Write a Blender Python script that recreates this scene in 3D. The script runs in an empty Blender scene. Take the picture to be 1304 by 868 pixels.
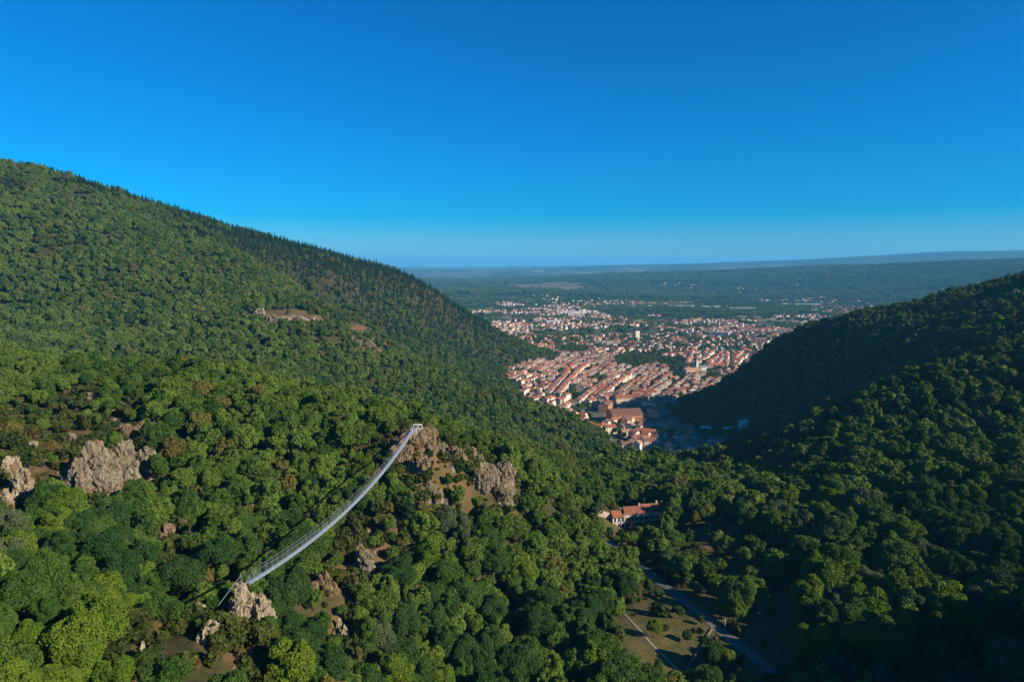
import bpy, bmesh, math, random
import numpy as np
from mathutils import Vector, Matrix, noise as mnoise

random.seed(7)
rng = np.random.default_rng(7)
scene = bpy.context.scene
COL = scene.collection
R = math.radians

# ------------------------------------------------------------------ camera, sky, sun, exposure
FOC, PITCH, CAMZ = 869.0, R(6.37), 220.0          # focal length in pixels of a 1304 px wide frame
cam_d = bpy.data.cameras.new("camera")
cam = bpy.data.objects.new("camera", cam_d)
COL.objects.link(cam)
cam.location = (0, 0, CAMZ)
cam.rotation_euler = (R(90) - PITCH, 0, 0)
cam_d.sensor_width = 36.0
cam_d.lens = 36.0 * FOC / 1304.0
cam_d.clip_start = 0.5
cam_d.clip_end = 200000
scene.camera = cam

SUN_EL = R(27)
SUN_H = Vector((0.90, -0.44)).normalized()
SUN = Vector((SUN_H.x * math.cos(SUN_EL), SUN_H.y * math.cos(SUN_EL), math.sin(SUN_EL)))
sun_d = bpy.data.lights.new("sun", "SUN")
sun_d.energy = 5.0
sun_d.angle = R(0.5)
sun_d.color = (1.0, 0.87, 0.68)
sun = bpy.data.objects.new("sun", sun_d)
COL.objects.link(sun)
sun.rotation_euler = SUN.to_track_quat('Z', 'Y').to_euler()
sun.location = (300, -100, 600)

world = bpy.data.worlds.new("World")
scene.world = world
world.use_nodes = True
wn = world.node_tree.nodes
wl = world.node_tree.links
bg = wn["Background"]
sky = wn.new("ShaderNodeTexSky")
sky.sky_type = 'NISHITA'
sky.sun_disc = False
sky.sun_elevation = SUN_EL
sky.sun_rotation = math.atan2(SUN_H.x, SUN_H.y)
sky.altitude = 450
sky.air_density = 1.0
sky.dust_density = 0.4
sky.ozone_density = 3.0
hs = wn.new("ShaderNodeHueSaturation")
hs.inputs['Saturation'].default_value = 1.36
hs.inputs['Value'].default_value = 1.0
tint = wn.new("ShaderNodeMix")
tint.data_type = 'RGBA'
tint.blend_type = 'MULTIPLY'
tint.inputs[0].default_value = 1.0
tint.inputs[7].default_value = (0.46, 0.82, 1.20, 1)
wl.new(sky.outputs[0], tint.inputs[6])
wl.new(tint.outputs[2], hs.inputs['Color'])
wl.new(hs.outputs[0], bg.inputs[0])
bg.inputs[1].default_value = 0.067

scene.view_settings.view_transform = 'Standard'
scene.view_settings.look = 'None'
scene.view_settings.exposure = 0.74
scene.view_settings.gamma = 1.0
scene.view_settings.use_curve_mapping = False
scene.render.engine = 'CYCLES'
scene.cycles.max_bounces = 5
scene.cycles.diffuse_bounces = 3
scene.cycles.transparent_max_bounces = 8
scene.cycles.volume_bounces = 1
scene.cycles.use_denoising = True
scene.cycles.sample_clamp_indirect = 4.0

# ------------------------------------------------------------------ photo pixel <-> place
CP, SP = math.cos(PITCH), math.sin(PITCH)


def at(px, py, d):
    """place seen at a photo pixel when it lies d metres ahead"""
    u = (px - 652) / FOC
    v = (434 - py) / FOC
    k = CP + v * SP
    return Vector((u * d / k, d, (-SP + v * CP) / k * d + CAMZ))


def on_level(px, py, z=0.0):
    v = (434 - py) / FOC
    s = (-SP + v * CP) / (CP + v * SP)
    return at(px, py, (z - CAMZ) / s)


def pix(x, y, z):
    z = z - CAMZ
    zc = y * CP - z * SP
    yc = y * SP + z * CP
    return 652 + FOC * x / zc, 434 - FOC * yc / zc


# ------------------------------------------------------------------ noise
_perm = np.random.default_rng(11).random((256, 256))


def vnoise(x, y):
    xi = np.floor(x).astype(np.int64)
    yi = np.floor(y).astype(np.int64)
    fx = x - xi
    fy = y - yi
    fx = fx * fx * (3 - 2 * fx)
    fy = fy * fy * (3 - 2 * fy)
    x0, x1, y0, y1 = xi & 255, (xi + 1) & 255, yi & 255, (yi + 1) & 255
    a = _perm[x0, y0] * (1 - fx) + _perm[x1, y0] * fx
    b = _perm[x0, y1] * (1 - fx) + _perm[x1, y1] * fx
    return a * (1 - fy) + b * fy


def fbm(x, y, wl, octv=4, off=0.0):
    t = 0.0
    amp = 1.0
    tot = 0.0
    for k in range(octv):
        t = t + amp * (vnoise(x / wl + off + 17.3 * k, y / wl + off * 1.7 + 5.1 * k) - 0.5)
        tot += amp
        amp *= 0.5
        wl *= 0.5
    return t / tot * 2


def sstep(a, b, x):
    t = np.clip((x - a) / (b - a), 0, 1)
    return t * t * (3 - 2 * t)


# ------------------------------------------------------------------ terrain heights
CTRL = []


def C_(h, *pts):
    for px, py, d in pts:
        p = at(px, py, d)
        CTRL.append((p.x, p.y, p.z - h))


def W_(*pts):
    CTRL.extend(pts)


# far ridge on the left and its face
C_(9, (-250, 185, 1000), (-100, 190, 1050), (0, 200, 1100), (60, 205, 1130), (130, 232, 1180), (200, 252, 1230),
   (300, 285, 1300), (400, 310, 1380), (500, 338, 1450), (540, 355, 1490), (575, 380, 1520), (610, 402, 1530), (650, 428, 1530))
C_(4, (690, 461, 1500))
C_(9, (500, 398, 1310), (600, 445, 1330), (560, 400, 1420), (540, 436, 1200), (430, 345, 1250), (640, 470, 1310))
W_((-800, 1750, 150), (-500, 1900, 90), (-100, 2000, 0), (0, 1800, 0), (110, 1700, 0), (-1300, 1500, 260), (-1400, 900, 300), (-1300, 400, 230))
W_((-345, 1185, 118), (-285, 1120, 92), (-210, 1060, 76), (-110, 1040, 40), (-10, 1050, 14), (0, 1290, 2), (45, 1240, 0), (60, 1150, 0), (60, 1000, 0))
# nearer spur of the left hill
C_(9, (300, 300, 1180), (360, 337, 1080), (430, 383, 980), (480, 413, 930), (560, 452, 870), (644, 491, 820), (727, 519, 790), (776, 558, 780))
C_(9, (0, 300, 900), (150, 330, 880), (0, 400, 750), (150, 420, 720), (300, 450, 650), (420, 450, 720), (560, 520, 640),
   (650, 550, 600), (700, 575, 520), (740, 560, 700), (770, 590, 600), (-200, 300, 900), (-200, 420, 650), (200, 300, 1020), (300, 380, 850))
C_(2, (370, 405, 800), (330, 398, 800), (425, 410, 830), (470, 440, 880))
# spur that carries the far end of the footbridge
C_(8, (0, 452, 290), (-150, 440, 280), (150, 452, 305), (330, 480, 300), (400, 495, 285), (470, 515, 270))
C_(3, (230, 468, 300))
C_(0, (527, 549, 250), (540, 545, 254), (510, 560, 246), (555, 560, 256))
C_(5, (600, 556, 290), (640, 572, 285), (700, 590, 300), (760, 612, 330), (800, 602, 400), (860, 592, 430))
C_(6, (60, 520, 255), (200, 520, 250), (330, 540, 252), (430, 560, 246))
C_(1, (128, 590, 215), (30, 610, 195), (130, 640, 195), (115, 512, 255), (635, 612, 262), (590, 578, 262), (555, 628, 236), (600, 640, 240),
   (520, 600, 236), (500, 640, 222))
C_(7, (350, 640, 212), (450, 620, 232), (400, 700, 186), (560, 700, 215), (300, 600, 226), (200, 620, 205), (270, 650, 190))
C_(1, (235, 685, 165), (255, 720, 152), (460, 720, 190), (412, 745, 174), (440, 810, 160))
C_(9, (560, 800, 180), (700, 720, 240), (640, 850, 172), (740, 850, 172), (700, 800, 190), (620, 720, 220), (500, 850, 162), (660, 660, 250))
C_(6, (440, 850, 148), (380, 800, 150))
W_((at(150, 0, 145).x, 145, 138), (at(250, 0, 142).x, 142, 132), (at(330, 0, 150).x, 150, 125), (at(390, 0, 160).x, 160, 122), (at(50, 0, 150).x, 150, 146))
# spur under the near end of the footbridge
C_(0.5, (312, 745, 124), (300, 765, 121), (325, 775, 121), (300, 810, 116), (260, 800, 117))
C_(1, (185, 790, 108), (180, 850, 100), (345, 850, 110))
C_(8, (0, 672, 110), (-150, 660, 105), (60, 690, 112), (120, 720, 115), (0, 860, 82), (100, 800, 100), (-200, 860, 78), (200, 760, 117))
C_(3, (270, 868, 100), (230, 740, 122))
W_((0, 60, 108), (60, 60, 111), (0, -50, 108), (-60, 30, 152), (-120, 0, 168), (100, 0, 128), (60, 110, 107), (-10, 110, 108), (-35, 80, 150), (-200, 100, 185))
# valley floor with the lane, the garden and the house
C_(0, (990, 860, 185), (940, 820, 200), (900, 790, 212), (830, 735, 250), (805, 664, 330), (770, 668, 328), (840, 662, 332), (800, 790, 206), (850, 860, 186),
   (790, 840, 188), (870, 800, 208), (780, 705, 275), (745, 668, 318), (900, 640, 335), (920, 700, 275), (960, 720, 262))
W_((150, 600, 40), (120, 520, 64), (118, 470, 82), (140, 690, 22))
# near hill on the right
C_(11, (880, 600, 430), (930, 574, 440), (1000, 534, 440), (1100, 484, 450), (1170, 459, 455), (1250, 434, 465), (1304, 417, 472), (1450, 400, 500))
C_(11, (1000, 650, 300), (1100, 650, 280), (1200, 650, 268), (1304, 650, 258), (1304, 500, 392), (1200, 540, 378), (1100, 560, 368), (1000, 600, 368),
   (1150, 770, 205), (1304, 770, 186), (1304, 868, 150), (1150, 868, 168))
C_(5, (1050, 770, 215), (1050, 868, 178))
W_((480, 400, 150), (480, 300, 140), (600, 200, 150), (330, 150, 150), (300, 0, 160), (150, 0, 140), (450, 100, 150), (700, 0, 190), (135, 155, 142), (170, 140, 141), (215, 122, 150), (150, 100, 150), (118, 118, 132))  # unseen ground, raised to shade the lane and lowered to light the crest
# second hill on the right
C_(9, (885, 506, 1000), (933, 472, 980), (968, 444, 960), (1002, 419, 940), (1047, 402, 910), (1092, 392, 880), (1140, 387, 850), (1192, 380, 800),
   (1244, 372, 760), (1304, 360, 720), (1450, 322, 680), (1600, 302, 650))
C_(9, (950, 560, 770), (1000, 520, 770), (1100, 470, 700), (1200, 430, 650), (1304, 400, 600), (1450, 370, 560), (1040, 450, 830))
C_(0, (900, 548, 850), (930, 555, 800), (950, 549, 830), (870, 540, 900))
W_((735, 640, 318), (830, 590, 350), (760, 780, 280), (278, 540, 92), (224, 560, 62), (179, 560, 50), (344, 500, 140), (500, 480, 185))  # first points: unseen rise right of view, heightened to shade this hill
W_((520, 1180, 20), (350, 1250, 0), (700, 1100, 80), (900, 1000, 150), (300, 1130, 0), (600, 1400, 0), (1000, 1400, 20), (1200, 900, 230), (1000, 600, 380))
# town plain
for _x, _y in ((150, 900), (200, 1000), (150, 1100), (250, 1200), (100, 1300), (0, 1420), (100, 1500), (200, 1500), (400, 1500), (150, 820), (120, 880), (200, 860),
               (0, 2200), (400, 1900), (800, 1800), (1400, 1700), (-400, 2300), (250, 1350), (1900, 1300), (90, 960), (120, 1010), (800, 2400), (170, 770)):
    CTRL.append((_x, _y, 0))
CTRL = np.array(CTRL)
_CR = 18.0


def _solve():
    P = CTRL[:, :2]
    D = np.sqrt(((P[:, None] - P[None]) ** 2).sum(-1) + _CR ** 2)
    n = len(P)
    A = np.zeros((n + 3, n + 3))
    A[:n, :n] = D - 4.0 * np.eye(n)
    A[:n, n] = 1
    A[:n, n + 1:] = P / 1000
    A[n, :n] = 1
    A[n + 1:, :n] = P.T / 1000
    return np.linalg.solve(A, np.concatenate([CTRL[:, 2], np.zeros(3)]))


_W = _solve()


def height(x, y, detail=True):
    x = np.atleast_1d(np.asarray(x, float))
    y = np.atleast_1d(np.asarray(y, float))
    out = np.empty(x.shape)
    xf, yf, of = x.ravel(), y.ravel(), np.empty(x.size)
    n = len(CTRL)
    r = np.hypot(xf, yf)
    near = r < 2700
    idx = np.nonzero(near)[0]
    of[:] = 0
    for s in range(0, len(idx), 20000):
        j = idx[s:s + 20000]
        d = np.sqrt((xf[j, None] - CTRL[None, :, 0]) ** 2 + (yf[j, None] - CTRL[None, :, 1]) ** 2 + _CR ** 2)
        of[j] = d @ _W[:n] + _W[n] + _W[n + 1] * xf[j] / 1000 + _W[n + 2] * yf[j] / 1000
    if detail:
        hillm = sstep(12, 50, of)
        a1 = np.where(r < 420, 2.6, 7.0)
        of = of + near * hillm * (a1 * fbm(xf, yf, 75, 3, 3.0) + 1.1 * fbm(xf, yf, 17, 2, 9.0))
    h = of - 5
    of = 0.5 * (h + np.sqrt(h * h + 25))
    of = of * (1 - sstep(1900, 2650, r))
    # the rolling country beyond the plain
    az = np.degrees(np.arctan2(xf, yf))
    t1 = np.interp(az, [-20, -2, 3, 8, 16, 25, 37, 60], [25, 30, 55, 95, 120, 185, 262, 300])
    n1 = 1 + 0.28 * fbm(xf, yf, 1500, 3, 1.0)
    of = of + t1 * n1 * sstep(np.interp(az, [0, 16, 37], [5600, 5200, 3700]), 7600, r) * (1 - 0.45 * sstep(8600, 11000, r))
    t2 = np.interp(az, [-20, -4, 3, 16, 25, 31, 37, 60], [100, 110, 150, 240, 340, 415, 418, 430])
    of = of + t2 * (0.55 + 0.1 * fbm(xf, yf, 2600, 3, 7.0)) * sstep(11000, 16000, r) + 0.22 * t2 * sstep(13500, 16500, r)
    of = of + 26 * sstep(3800, 5000, r) * (1 - sstep(6200, 7000, r)) * np.exp(-((xf + 120) / 800) ** 2)
    return of.reshape(x.shape)


def h1(x, y):
    return float(height([x], [y])[0])


def ground_at(px, py, d0=60, d1=1700):
    """first ground met along the sight line through a photo pixel"""
    ds = np.geomspace(d0, d1, 900)
    v = (434 - py) / FOC
    k = CP + v * SP
    xs = (px - 652) / FOC * ds / k
    zs = (-SP + v * CP) / k * ds + CAMZ
    g = height(xs, ds)
    hit = np.nonzero(zs < g)[0]
    i = hit[0] if len(hit) else len(ds) - 1
    return Vector((xs[i], ds[i], g[i]))


# ------------------------------------------------------------------ object helpers
def tag(o, label=None, cat=None, group=None, kind=None):
    if label: o["label"] = label
    if cat: o["category"] = cat
    if group: o["group"] = group
    if kind: o["kind"] = kind
    return o


def empty(name, loc, rz=0.0):
    o = bpy.data.objects.new(name, None)
    o.empty_display_size = 1
    o.location = loc
    o.rotation_euler = (0, 0, rz)
    COL.objects.link(o)
    return o


def np_mesh(name, verts, faces, mats=(), mat_idx=None, smooth=False):
    """verts (n,3), faces (m,k) with one k"""
    me = bpy.data.meshes.new(name)
    verts = np.asarray(verts, np.float32)
    faces = np.asarray(faces, np.int32)
    k = faces.shape[1]
    me.vertices.add(len(verts))
    me.vertices.foreach_set("co", verts.ravel())
    me.loops.add(faces.size)
    me.loops.foreach_set("vertex_index", faces.ravel())
    me.polygons.add(len(faces))
    me.polygons.foreach_set("loop_start", np.arange(0, faces.size, k, dtype=np.int32))
    if mat_idx is not None:
        me.polygons.foreach_set("material_index", np.asarray(mat_idx, np.int32))
    me.polygons.foreach_set("use_smooth", np.full(len(faces), smooth))
    for m in mats:
        me.materials.append(m)
    me.update(calc_edges=True)
    me.validate()
    return me


def add(name, me, parent=None, loc=(0, 0, 0)):
    o = bpy.data.objects.new(name, me)
    o.location = loc
    if parent: o.parent = parent
    COL.objects.link(o)
    return o


class MB:
    """collects boxes, bars and tubes into ONE mesh"""

    def __init__(s):
        s.v, s.f = [], []

    def poly(s, vs, fs):
        n = len(s.v)
        s.v += [tuple(p) for p in vs]
        s.f += [tuple(i + n for i in f) for f in fs]
        return s

    def box(s, c, d, rz=0.0):
        cx, cy, cz = c
        hx, hy, hz = d[0] / 2, d[1] / 2, d[2] / 2
        ca, sa = math.cos(rz), math.sin(rz)
        vs = []
        for dz in (-hz, hz):
            for dx, dy in ((-hx, -hy), (hx, -hy), (hx, hy), (-hx, hy)):
                vs.append((cx + dx * ca - dy * sa, cy + dx * sa + dy * ca, cz + dz))
        return s.poly(vs, [(0, 3, 2, 1), (4, 5, 6, 7), (0, 1, 5, 4), (1, 2, 6, 5), (2, 3, 7, 6), (3, 0, 4, 7)])

    def tube(s, pts, r0, r1=None, n=6):
        r1 = r0 if r1 is None else r1
        pts = [Vector(p) for p in pts]
        base = len(s.v)
        m = len(pts)
        for i, p in enumerate(pts):
            t = (pts[min(i + 1, m - 1)] - pts[max(i - 1, 0)])
            t = t.normalized() if t.length > 0 else Vector((0, 0, 1))
            a = t.orthogonal().normalized()
            b = t.cross(a)
            r = r0 + (r1 - r0) * i / max(m - 1, 1)
            for k in range(n):
                an = 2 * math.pi * k / n
                s.v.append(tuple(p + a * (r * math.cos(an)) + b * (r * math.sin(an))))
        for i in range(m - 1):
            for k in range(n):
                s.f.append((base + i * n + k, base + i * n + (k + 1) % n, base + (i + 1) * n + (k + 1) % n, base + (i + 1) * n + k))
        s.f.append(tuple(base + k for k in range(n))[::-1])
        s.f.append(tuple(base + (m - 1) * n + k for k in range(n)))
        return s

    def mesh(s, name, mat=None, smooth=False):
        me = bpy.data.meshes.new(name)
        me.from_pydata(s.v, [], s.f)
        if mat: me.materials.append(mat)
        if smooth:
            me.polygons.foreach_set("use_smooth", [True] * len(me.polygons))
        me.update()
        return me

    def build(s, name, mat, parent=None, loc=(0, 0, 0), smooth=False):
        return add(name, s.mesh(name, mat, smooth), parent, loc)


# ------------------------------------------------------------------ materials
def new_mat(name):
    m = bpy.data.materials.new(name)
    m.use_nodes = True
    nt = m.node_tree
    for n in list(nt.nodes):
        nt.nodes.remove(n)
    out = nt.nodes.new("ShaderNodeOutputMaterial")
    return m, nt.nodes, nt.links, out


def nz(N, L, scale, vec=None, detail=4, rough=0.6, ):
    n = N.new("ShaderNodeTexNoise")
    n.inputs['Scale'].default_value = scale
    n.inputs['Detail'].default_value = detail
    n.inputs['Roughness'].default_value = rough
    if vec is not None: L.new(vec, n.inputs['Vector'])
    return n.outputs[0]


def ramp(N, L, fac, stops, interp='LINEAR'):
    r = N.new("ShaderNodeValToRGB")
    r.color_ramp.interpolation = interp
    e = r.color_ramp.elements
    while len(e) < len(stops):
        e.new(0.5)
    for el, (p, c) in zip(e, stops):
        el.position = p
        el.color = (*c, 1) if len(c) == 3 else c
    L.new(fac, r.inputs[0])
    return r.outputs[0]


def mixc(N, L, fac, a, b, mode='MIX'):
    m = N.new("ShaderNodeMix")
    m.data_type = 'RGBA'
    m.blend_type = mode
    m.clamp_factor = True
    for sock, v in ((0, fac), (6, a), (7, b)):
        if isinstance(v, (int, float)):
            m.inputs[sock].default_value = v
        elif isinstance(v, tuple):
            m.inputs[sock].default_value = (*v, 1)
        else:
            L.new(v, m.inputs[sock])
    return m.outputs[2]


def mathn(N, L, op, a, b=0.0):
    m = N.new("ShaderNodeMath")
    m.operation = op
    for i, v in enumerate((a, b)):
        if isinstance(v, (int, float)):
            m.inputs[i].default_value = v
        else:
            L.new(v, m.inputs[i])
    return m.outputs[0]


def bump(N, L, h, strength, dist):
    b = N.new("ShaderNodeBump")
    b.inputs['Strength'].default_value = strength
    b.inputs['Distance'].default_value = dist
    L.new(h, b.inputs['Height'])
    return b.outputs[0]


def pbsdf(N, L, out, col, rough=0.8, normal=None, metal=0.0, spec=0.3):
    p = N.new("ShaderNodeBsdfPrincipled")
    if isinstance(col, tuple):
        p.inputs['Base Color'].default_value = (*col, 1)
    else:
        L.new(col, p.inputs['Base Color'])
    p.inputs['Roughness'].default_value = rough
    p.inputs['Metallic'].default_value = metal
    p.inputs['Specular IOR Level'].default_value = spec
    if normal is not None: L.new(normal, p.inputs['Normal'])
    L.new(p.outputs[0], out.inputs[0])
    return p


def mat_plain(name, col, rough=0.7, metal=0.0, var=0.25, scale=1.5, spec=0.3):
    m, N, L, out = new_mat(name)
    tc = N.new("ShaderNodeTexCoord")
    n = nz(N, L, scale, tc.outputs['Object'])
    lo = tuple(c * (1 - var) for c in col)
    hi = tuple(min(1, c * (1 + var)) for c in col)
    pbsdf(N, L, out, ramp(N, L, n, [(0.3, lo), (0.7, hi)]), rough, None, metal, spec)
    return m


def mat_leaf(name, dark, light, spread=1.0, trans=0.16, brown=0.0):
    """leaf colour varies from tree to tree, from one hillside patch to the next and inside the crown"""
    m, N, L, out = new_mat(name)
    oi = N.new("ShaderNodeObjectInfo")
    geo = N.new("ShaderNodeNewGeometry")
    big = nz(N, L, 0.011, geo.outputs['Position'], 3)
    small = nz(N, L, 0.55, geo.outputs['Position'], 2)
    big = mathn(N, L, 'ADD', mathn(N, L, 'MULTIPLY', big, 0.6), mathn(N, L, 'MULTIPLY', nz(N, L, 0.0045, geo.outputs['Position'], 4, 0.65), 0.55))
    big = mathn(N, L, 'SUBTRACT', big, 0.08)
    f = mathn(N, L, 'ADD', mathn(N, L, 'MULTIPLY', oi.outputs['Random'], 0.62 * spread), mathn(N, L, 'MULTIPLY', mathn(N, L, 'SUBTRACT', big, 0.33), 1.15 * spread))
    f = mathn(N, L, 'ADD', f, mathn(N, L, 'MULTIPLY', mathn(N, L, 'SUBTRACT', small, 0.5), 0.8))
    fine = nz(N, L, 2.2, geo.outputs['Position'], 2)
    f = mathn(N, L, 'ADD', f, mathn(N, L, 'MULTIPLY', mathn(N, L, 'SUBTRACT', fine, 0.5), 0.7))
    col = ramp(N, L, f, [(0.05, dark), (0.9, light)])
    if brown:
        b = mathn(N, L, 'GREATER_THAN', mathn(N, L, 'FRACT', mathn(N, L, 'MULTIPLY', oi.outputs['Random'], 7.31)), 1 - brown)
        col = mixc(N, L, mathn(N, L, 'MULTIPLY', b, 0.55), col, (0.16, 0.10, 0.035))
    d = N.new("ShaderNodeBsdfDiffuse")
    t = N.new("ShaderNodeBsdfTranslucent")
    L.new(col, d.inputs[0])
    L.new(mixc(N, L, 0.5, col, (0.13, 0.17, 0.015)), t.inputs[0])
    mx = N.new("ShaderNodeMixShader")
    mx.inputs[0].default_value = trans
    L.new(d.outputs[0], mx.inputs[1])
    L.new(t.outputs[0], mx.inputs[2])
    L.new(mx.outputs[0], out.inputs[0])
    return m


M = {}
M['leaf'] = mat_leaf("leaf_forest", (0.026, 0.066, 0.014), (0.126, 0.186, 0.030), brown=0.03)
M['leaf_far'] = mat_leaf("leaf_hillside", (0.026, 0.066, 0.018), (0.126, 0.176, 0.034), spread=1.1, brown=0.03)
M['leaf_light'] = mat_leaf("leaf_scrub_and_sun_tint", (0.070, 0.112, 0.026), (0.150, 0.180, 0.040), 0.8)  # light scrub green, also lent to crest trees in place of sunlight
M['leaf_dark'] = mat_leaf("leaf_dark_green", (0.022, 0.060, 0.016), (0.055, 0.100, 0.024), 0.8)
M['leaf_mid'] = mat_leaf("leaf_mid_green", (0.036, 0.082, 0.016), (0.088, 0.142, 0.026), 0.8)
M['leaf_yellow'] = mat_leaf("leaf_yellow_green", (0.070, 0.128, 0.014), (0.140, 0.190, 0.022), 0.8)
M['leaf_grey'] = mat_leaf("leaf_grey_green", (0.052, 0.080, 0.034), (0.105, 0.135, 0.056), 0.8)
M['leaf_conifer'] = mat_leaf("leaf_conifer", (0.010, 0.032, 0.016), (0.028, 0.060, 0.026), 1.0, 0.08)
M['leaf_shrub'] = mat_leaf("leaf_shrub", (0.020, 0.042, 0.012), (0.080, 0.094, 0.022), brown=0.12)
M['leaf_red'] = mat_leaf("leaf_dark_red", (0.03, 0.012, 0.010), (0.075, 0.028, 0.018), 0.8)
M['bark'] = mat_plain("bark", (0.085, 0.065, 0.048), 0.9, var=0.4, scale=3)
M['pale_bark'] = mat_plain("pale_bark", (0.30, 0.27, 0.23), 0.9, var=0.3, scale=3)
M['steel'] = mat_plain("galvanised_steel", (0.27, 0.29, 0.32), 0.45, 0.4, var=0.12, scale=0.7)
M['deck'] = mat_plain("steel_grating", (0.36, 0.41, 0.47), 0.6, 0.15, var=0.1, scale=1.2)
M['white'] = mat_plain("white_paint", (0.74, 0.73, 0.70), 0.5, var=0.06)
M['glass'] = mat_plain("window_dark", (0.03, 0.035, 0.04), 0.15, var=0.2, spec=0.6)
M['tyre'] = mat_plain("rubber", (0.02, 0.02, 0.02), 0.8)
M['orange'] = mat_plain("orange_paint", (0.75, 0.24, 0.02), 0.4, var=0.08)
M['blue'] = mat_plain("blue_plastic", (0.05, 0.20, 0.42), 0.4, var=0.1)
M['wood'] = mat_plain("weathered_wood", (0.20, 0.15, 0.10), 0.85, var=0.3, scale=2)
M['concrete'] = mat_plain("concrete", (0.36, 0.34, 0.31), 0.85, var=0.2, scale=0.8)
M['path'] = mat_plain("pale_gravel", (0.25, 0.215, 0.165), 0.95, var=0.3, scale=1.6)


def mat_rock(name, a, b, rust):
    m, N, L, out = new_mat(name)
    geo = N.new("ShaderNodeNewGeometry")
    mp = N.new("ShaderNodeMapping")
    mp.inputs['Scale'].default_value = (1, 1, 0.35)
    L.new(geo.outputs['Position'], mp.inputs[0])
    n1 = nz(N, L, 0.16, geo.outputs['Position'], 6, 0.65)
    n2 = nz(N, L, 0.9, mp.outputs[0], 6, 0.7)
    n3 = nz(N, L, 0.09, geo.outputs['Position'], 5, 0.6)
    c = ramp(N, L, n2, [(0.25, tuple(x * 0.42 for x in a)), (0.42, a), (0.62, b), (0.8, tuple(min(1, x * 1.25) for x in b))])
    c = mixc(N, L, ramp(N, L, n1, [(0.5, (0, 0, 0)), (0.66, (0.75, 0.75, 0.75))]), c, rust)
    sep = N.new("ShaderNodeSeparateXYZ")
    L.new(geo.outputs['Normal'], sep.inputs[0])
    flat = ramp(N, L, mathn(N, L, 'ADD', sep.outputs[2], mathn(N, L, 'MULTIPLY', mathn(N, L, 'SUBTRACT', n3, 0.5), 1.6)), [(0.62, (0, 0, 0)), (0.85, (0.8, 0.8, 0.8))])
    c = mixc(N, L, flat, c, mixc(N, L, n2, (0.17, 0.105, 0.035), (0.075, 0.085, 0.022)))
    vor = N.new("ShaderNodeTexVoronoi")
    vor.feature = 'DISTANCE_TO_EDGE'
    vor.inputs['Scale'].default_value = 0.55
    L.new(mp.outputs[0], vor.inputs['Vector'])
    crack = mathn(N, L, 'MINIMUM', mathn(N, L, 'MULTIPLY', vor.outputs[0], 6.0), 1.0)
    hgt = mathn(N, L, 'ADD', mathn(N, L, 'MULTIPLY', crack, 0.25), n2)
    pbsdf(N, L, out, c, 0.92, bump(N, L, hgt, 0.9, 0.7), 0, 0.15)
    return m


M['rock'] = mat_rock("grey_schist", (0.135, 0.114, 0.080), (0.262, 0.222, 0.158), (0.18, 0.112, 0.052))
M['rock_pale'] = mat_rock("pale_rock", (0.21, 0.176, 0.122), (0.42, 0.35, 0.24), (0.21, 0.13, 0.062))
M['rock_cut'] = mat_rock("rock_cutting", (0.30, 0.24, 0.175), (0.52, 0.43, 0.32), (0.30, 0.19, 0.11))
M['rock_tan'] = mat_rock("tan_rock", (0.14, 0.100, 0.062), (0.26, 0.19, 0.118), (0.20, 0.108, 0.046))


def mat_wall(name, col):
    m, N, L, out = new_mat(name)
    geo = N.new("ShaderNodeNewGeometry")
    oi = N.new("ShaderNodeObjectInfo")
    n = nz(N, L, 0.35, geo.outputs['Position'], 5, 0.7)
    c = ramp(N, L, n, [(0.3, tuple(x * 0.78 for x in col)), (0.6, col)])
    c = mixc(N, L, mathn(N, L, 'MULTIPLY', oi.outputs['Random'], 0.35), c, (0.40, 0.34, 0.27))
    pbsdf(N, L, out, c, 0.9, None, 0, 0.15)
    return m


def mat_roof(name, col, rz=0.0):
    m, N, L, out = new_mat(name)
    tc = N.new("ShaderNodeTexCoord")
    geo = N.new("ShaderNodeNewGeometry")
    oi = N.new("ShaderNodeObjectInfo")
    n = nz(N, L, 0.28, geo.outputs['Position'], 6, 0.72)
    n2 = nz(N, L, 2.6, tc.outputs['Object'], 3, 0.6)
    w = N.new("ShaderNodeTexWave")
    w.inputs['Scale'].default_value = 2.2
    w.inputs['Distortion'].default_value = 0.6
    L.new(tc.outputs['Object'], w.inputs[0])
    c = ramp(N, L, n, [(0.25, tuple(x * 0.55 for x in col)), (0.5, col), (0.75, tuple(min(1, x * 1.35) for x in col))])
    c = mixc(N, L, mathn(N, L, 'MULTIPLY', n2, 0.5), c, tuple(x * 0.5 for x in col))
    c = mixc(N, L, mathn(N, L, 'MULTIPLY', oi.outputs['Random'], 0.38), c, (0.20, 0.105, 0.07))
    pbsdf(N, L, out, c, 0.85, bump(N, L, w.outputs[1], 0.5, 0.06), 0, 0.2)
    return m


WALLS = [("white", M_) for M_ in ()]
WALL = {'white': mat_wall("wall_white", (0.74, 0.71, 0.66)), 'cream': mat_wall("wall_cream", (0.66, 0.55, 0.42)),
        'pink': mat_wall("wall_pink", (0.60, 0.44, 0.36)), 'grey': mat_wall("wall_grey", (0.42, 0.41, 0.40)),
        'brick': mat_wall("wall_brick", (0.50, 0.215, 0.10)), 'stone': mat_wall("wall_stone", (0.36, 0.30, 0.24))}
ROOF = {'orange': mat_roof("roof_orange", (0.45, 0.145, 0.058)), 'red': mat_roof("roof_red", (0.31, 0.095, 0.055)),
        'brown': mat_roof("roof_brown", (0.185, 0.095, 0.066)), 'pale': mat_roof("roof_pale", (0.40, 0.235, 0.155)),
        'slate': mat_roof("roof_slate", (0.13, 0.13, 0.14)), 'white': mat_roof("roof_white", (0.66, 0.66, 0.66))}


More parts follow.
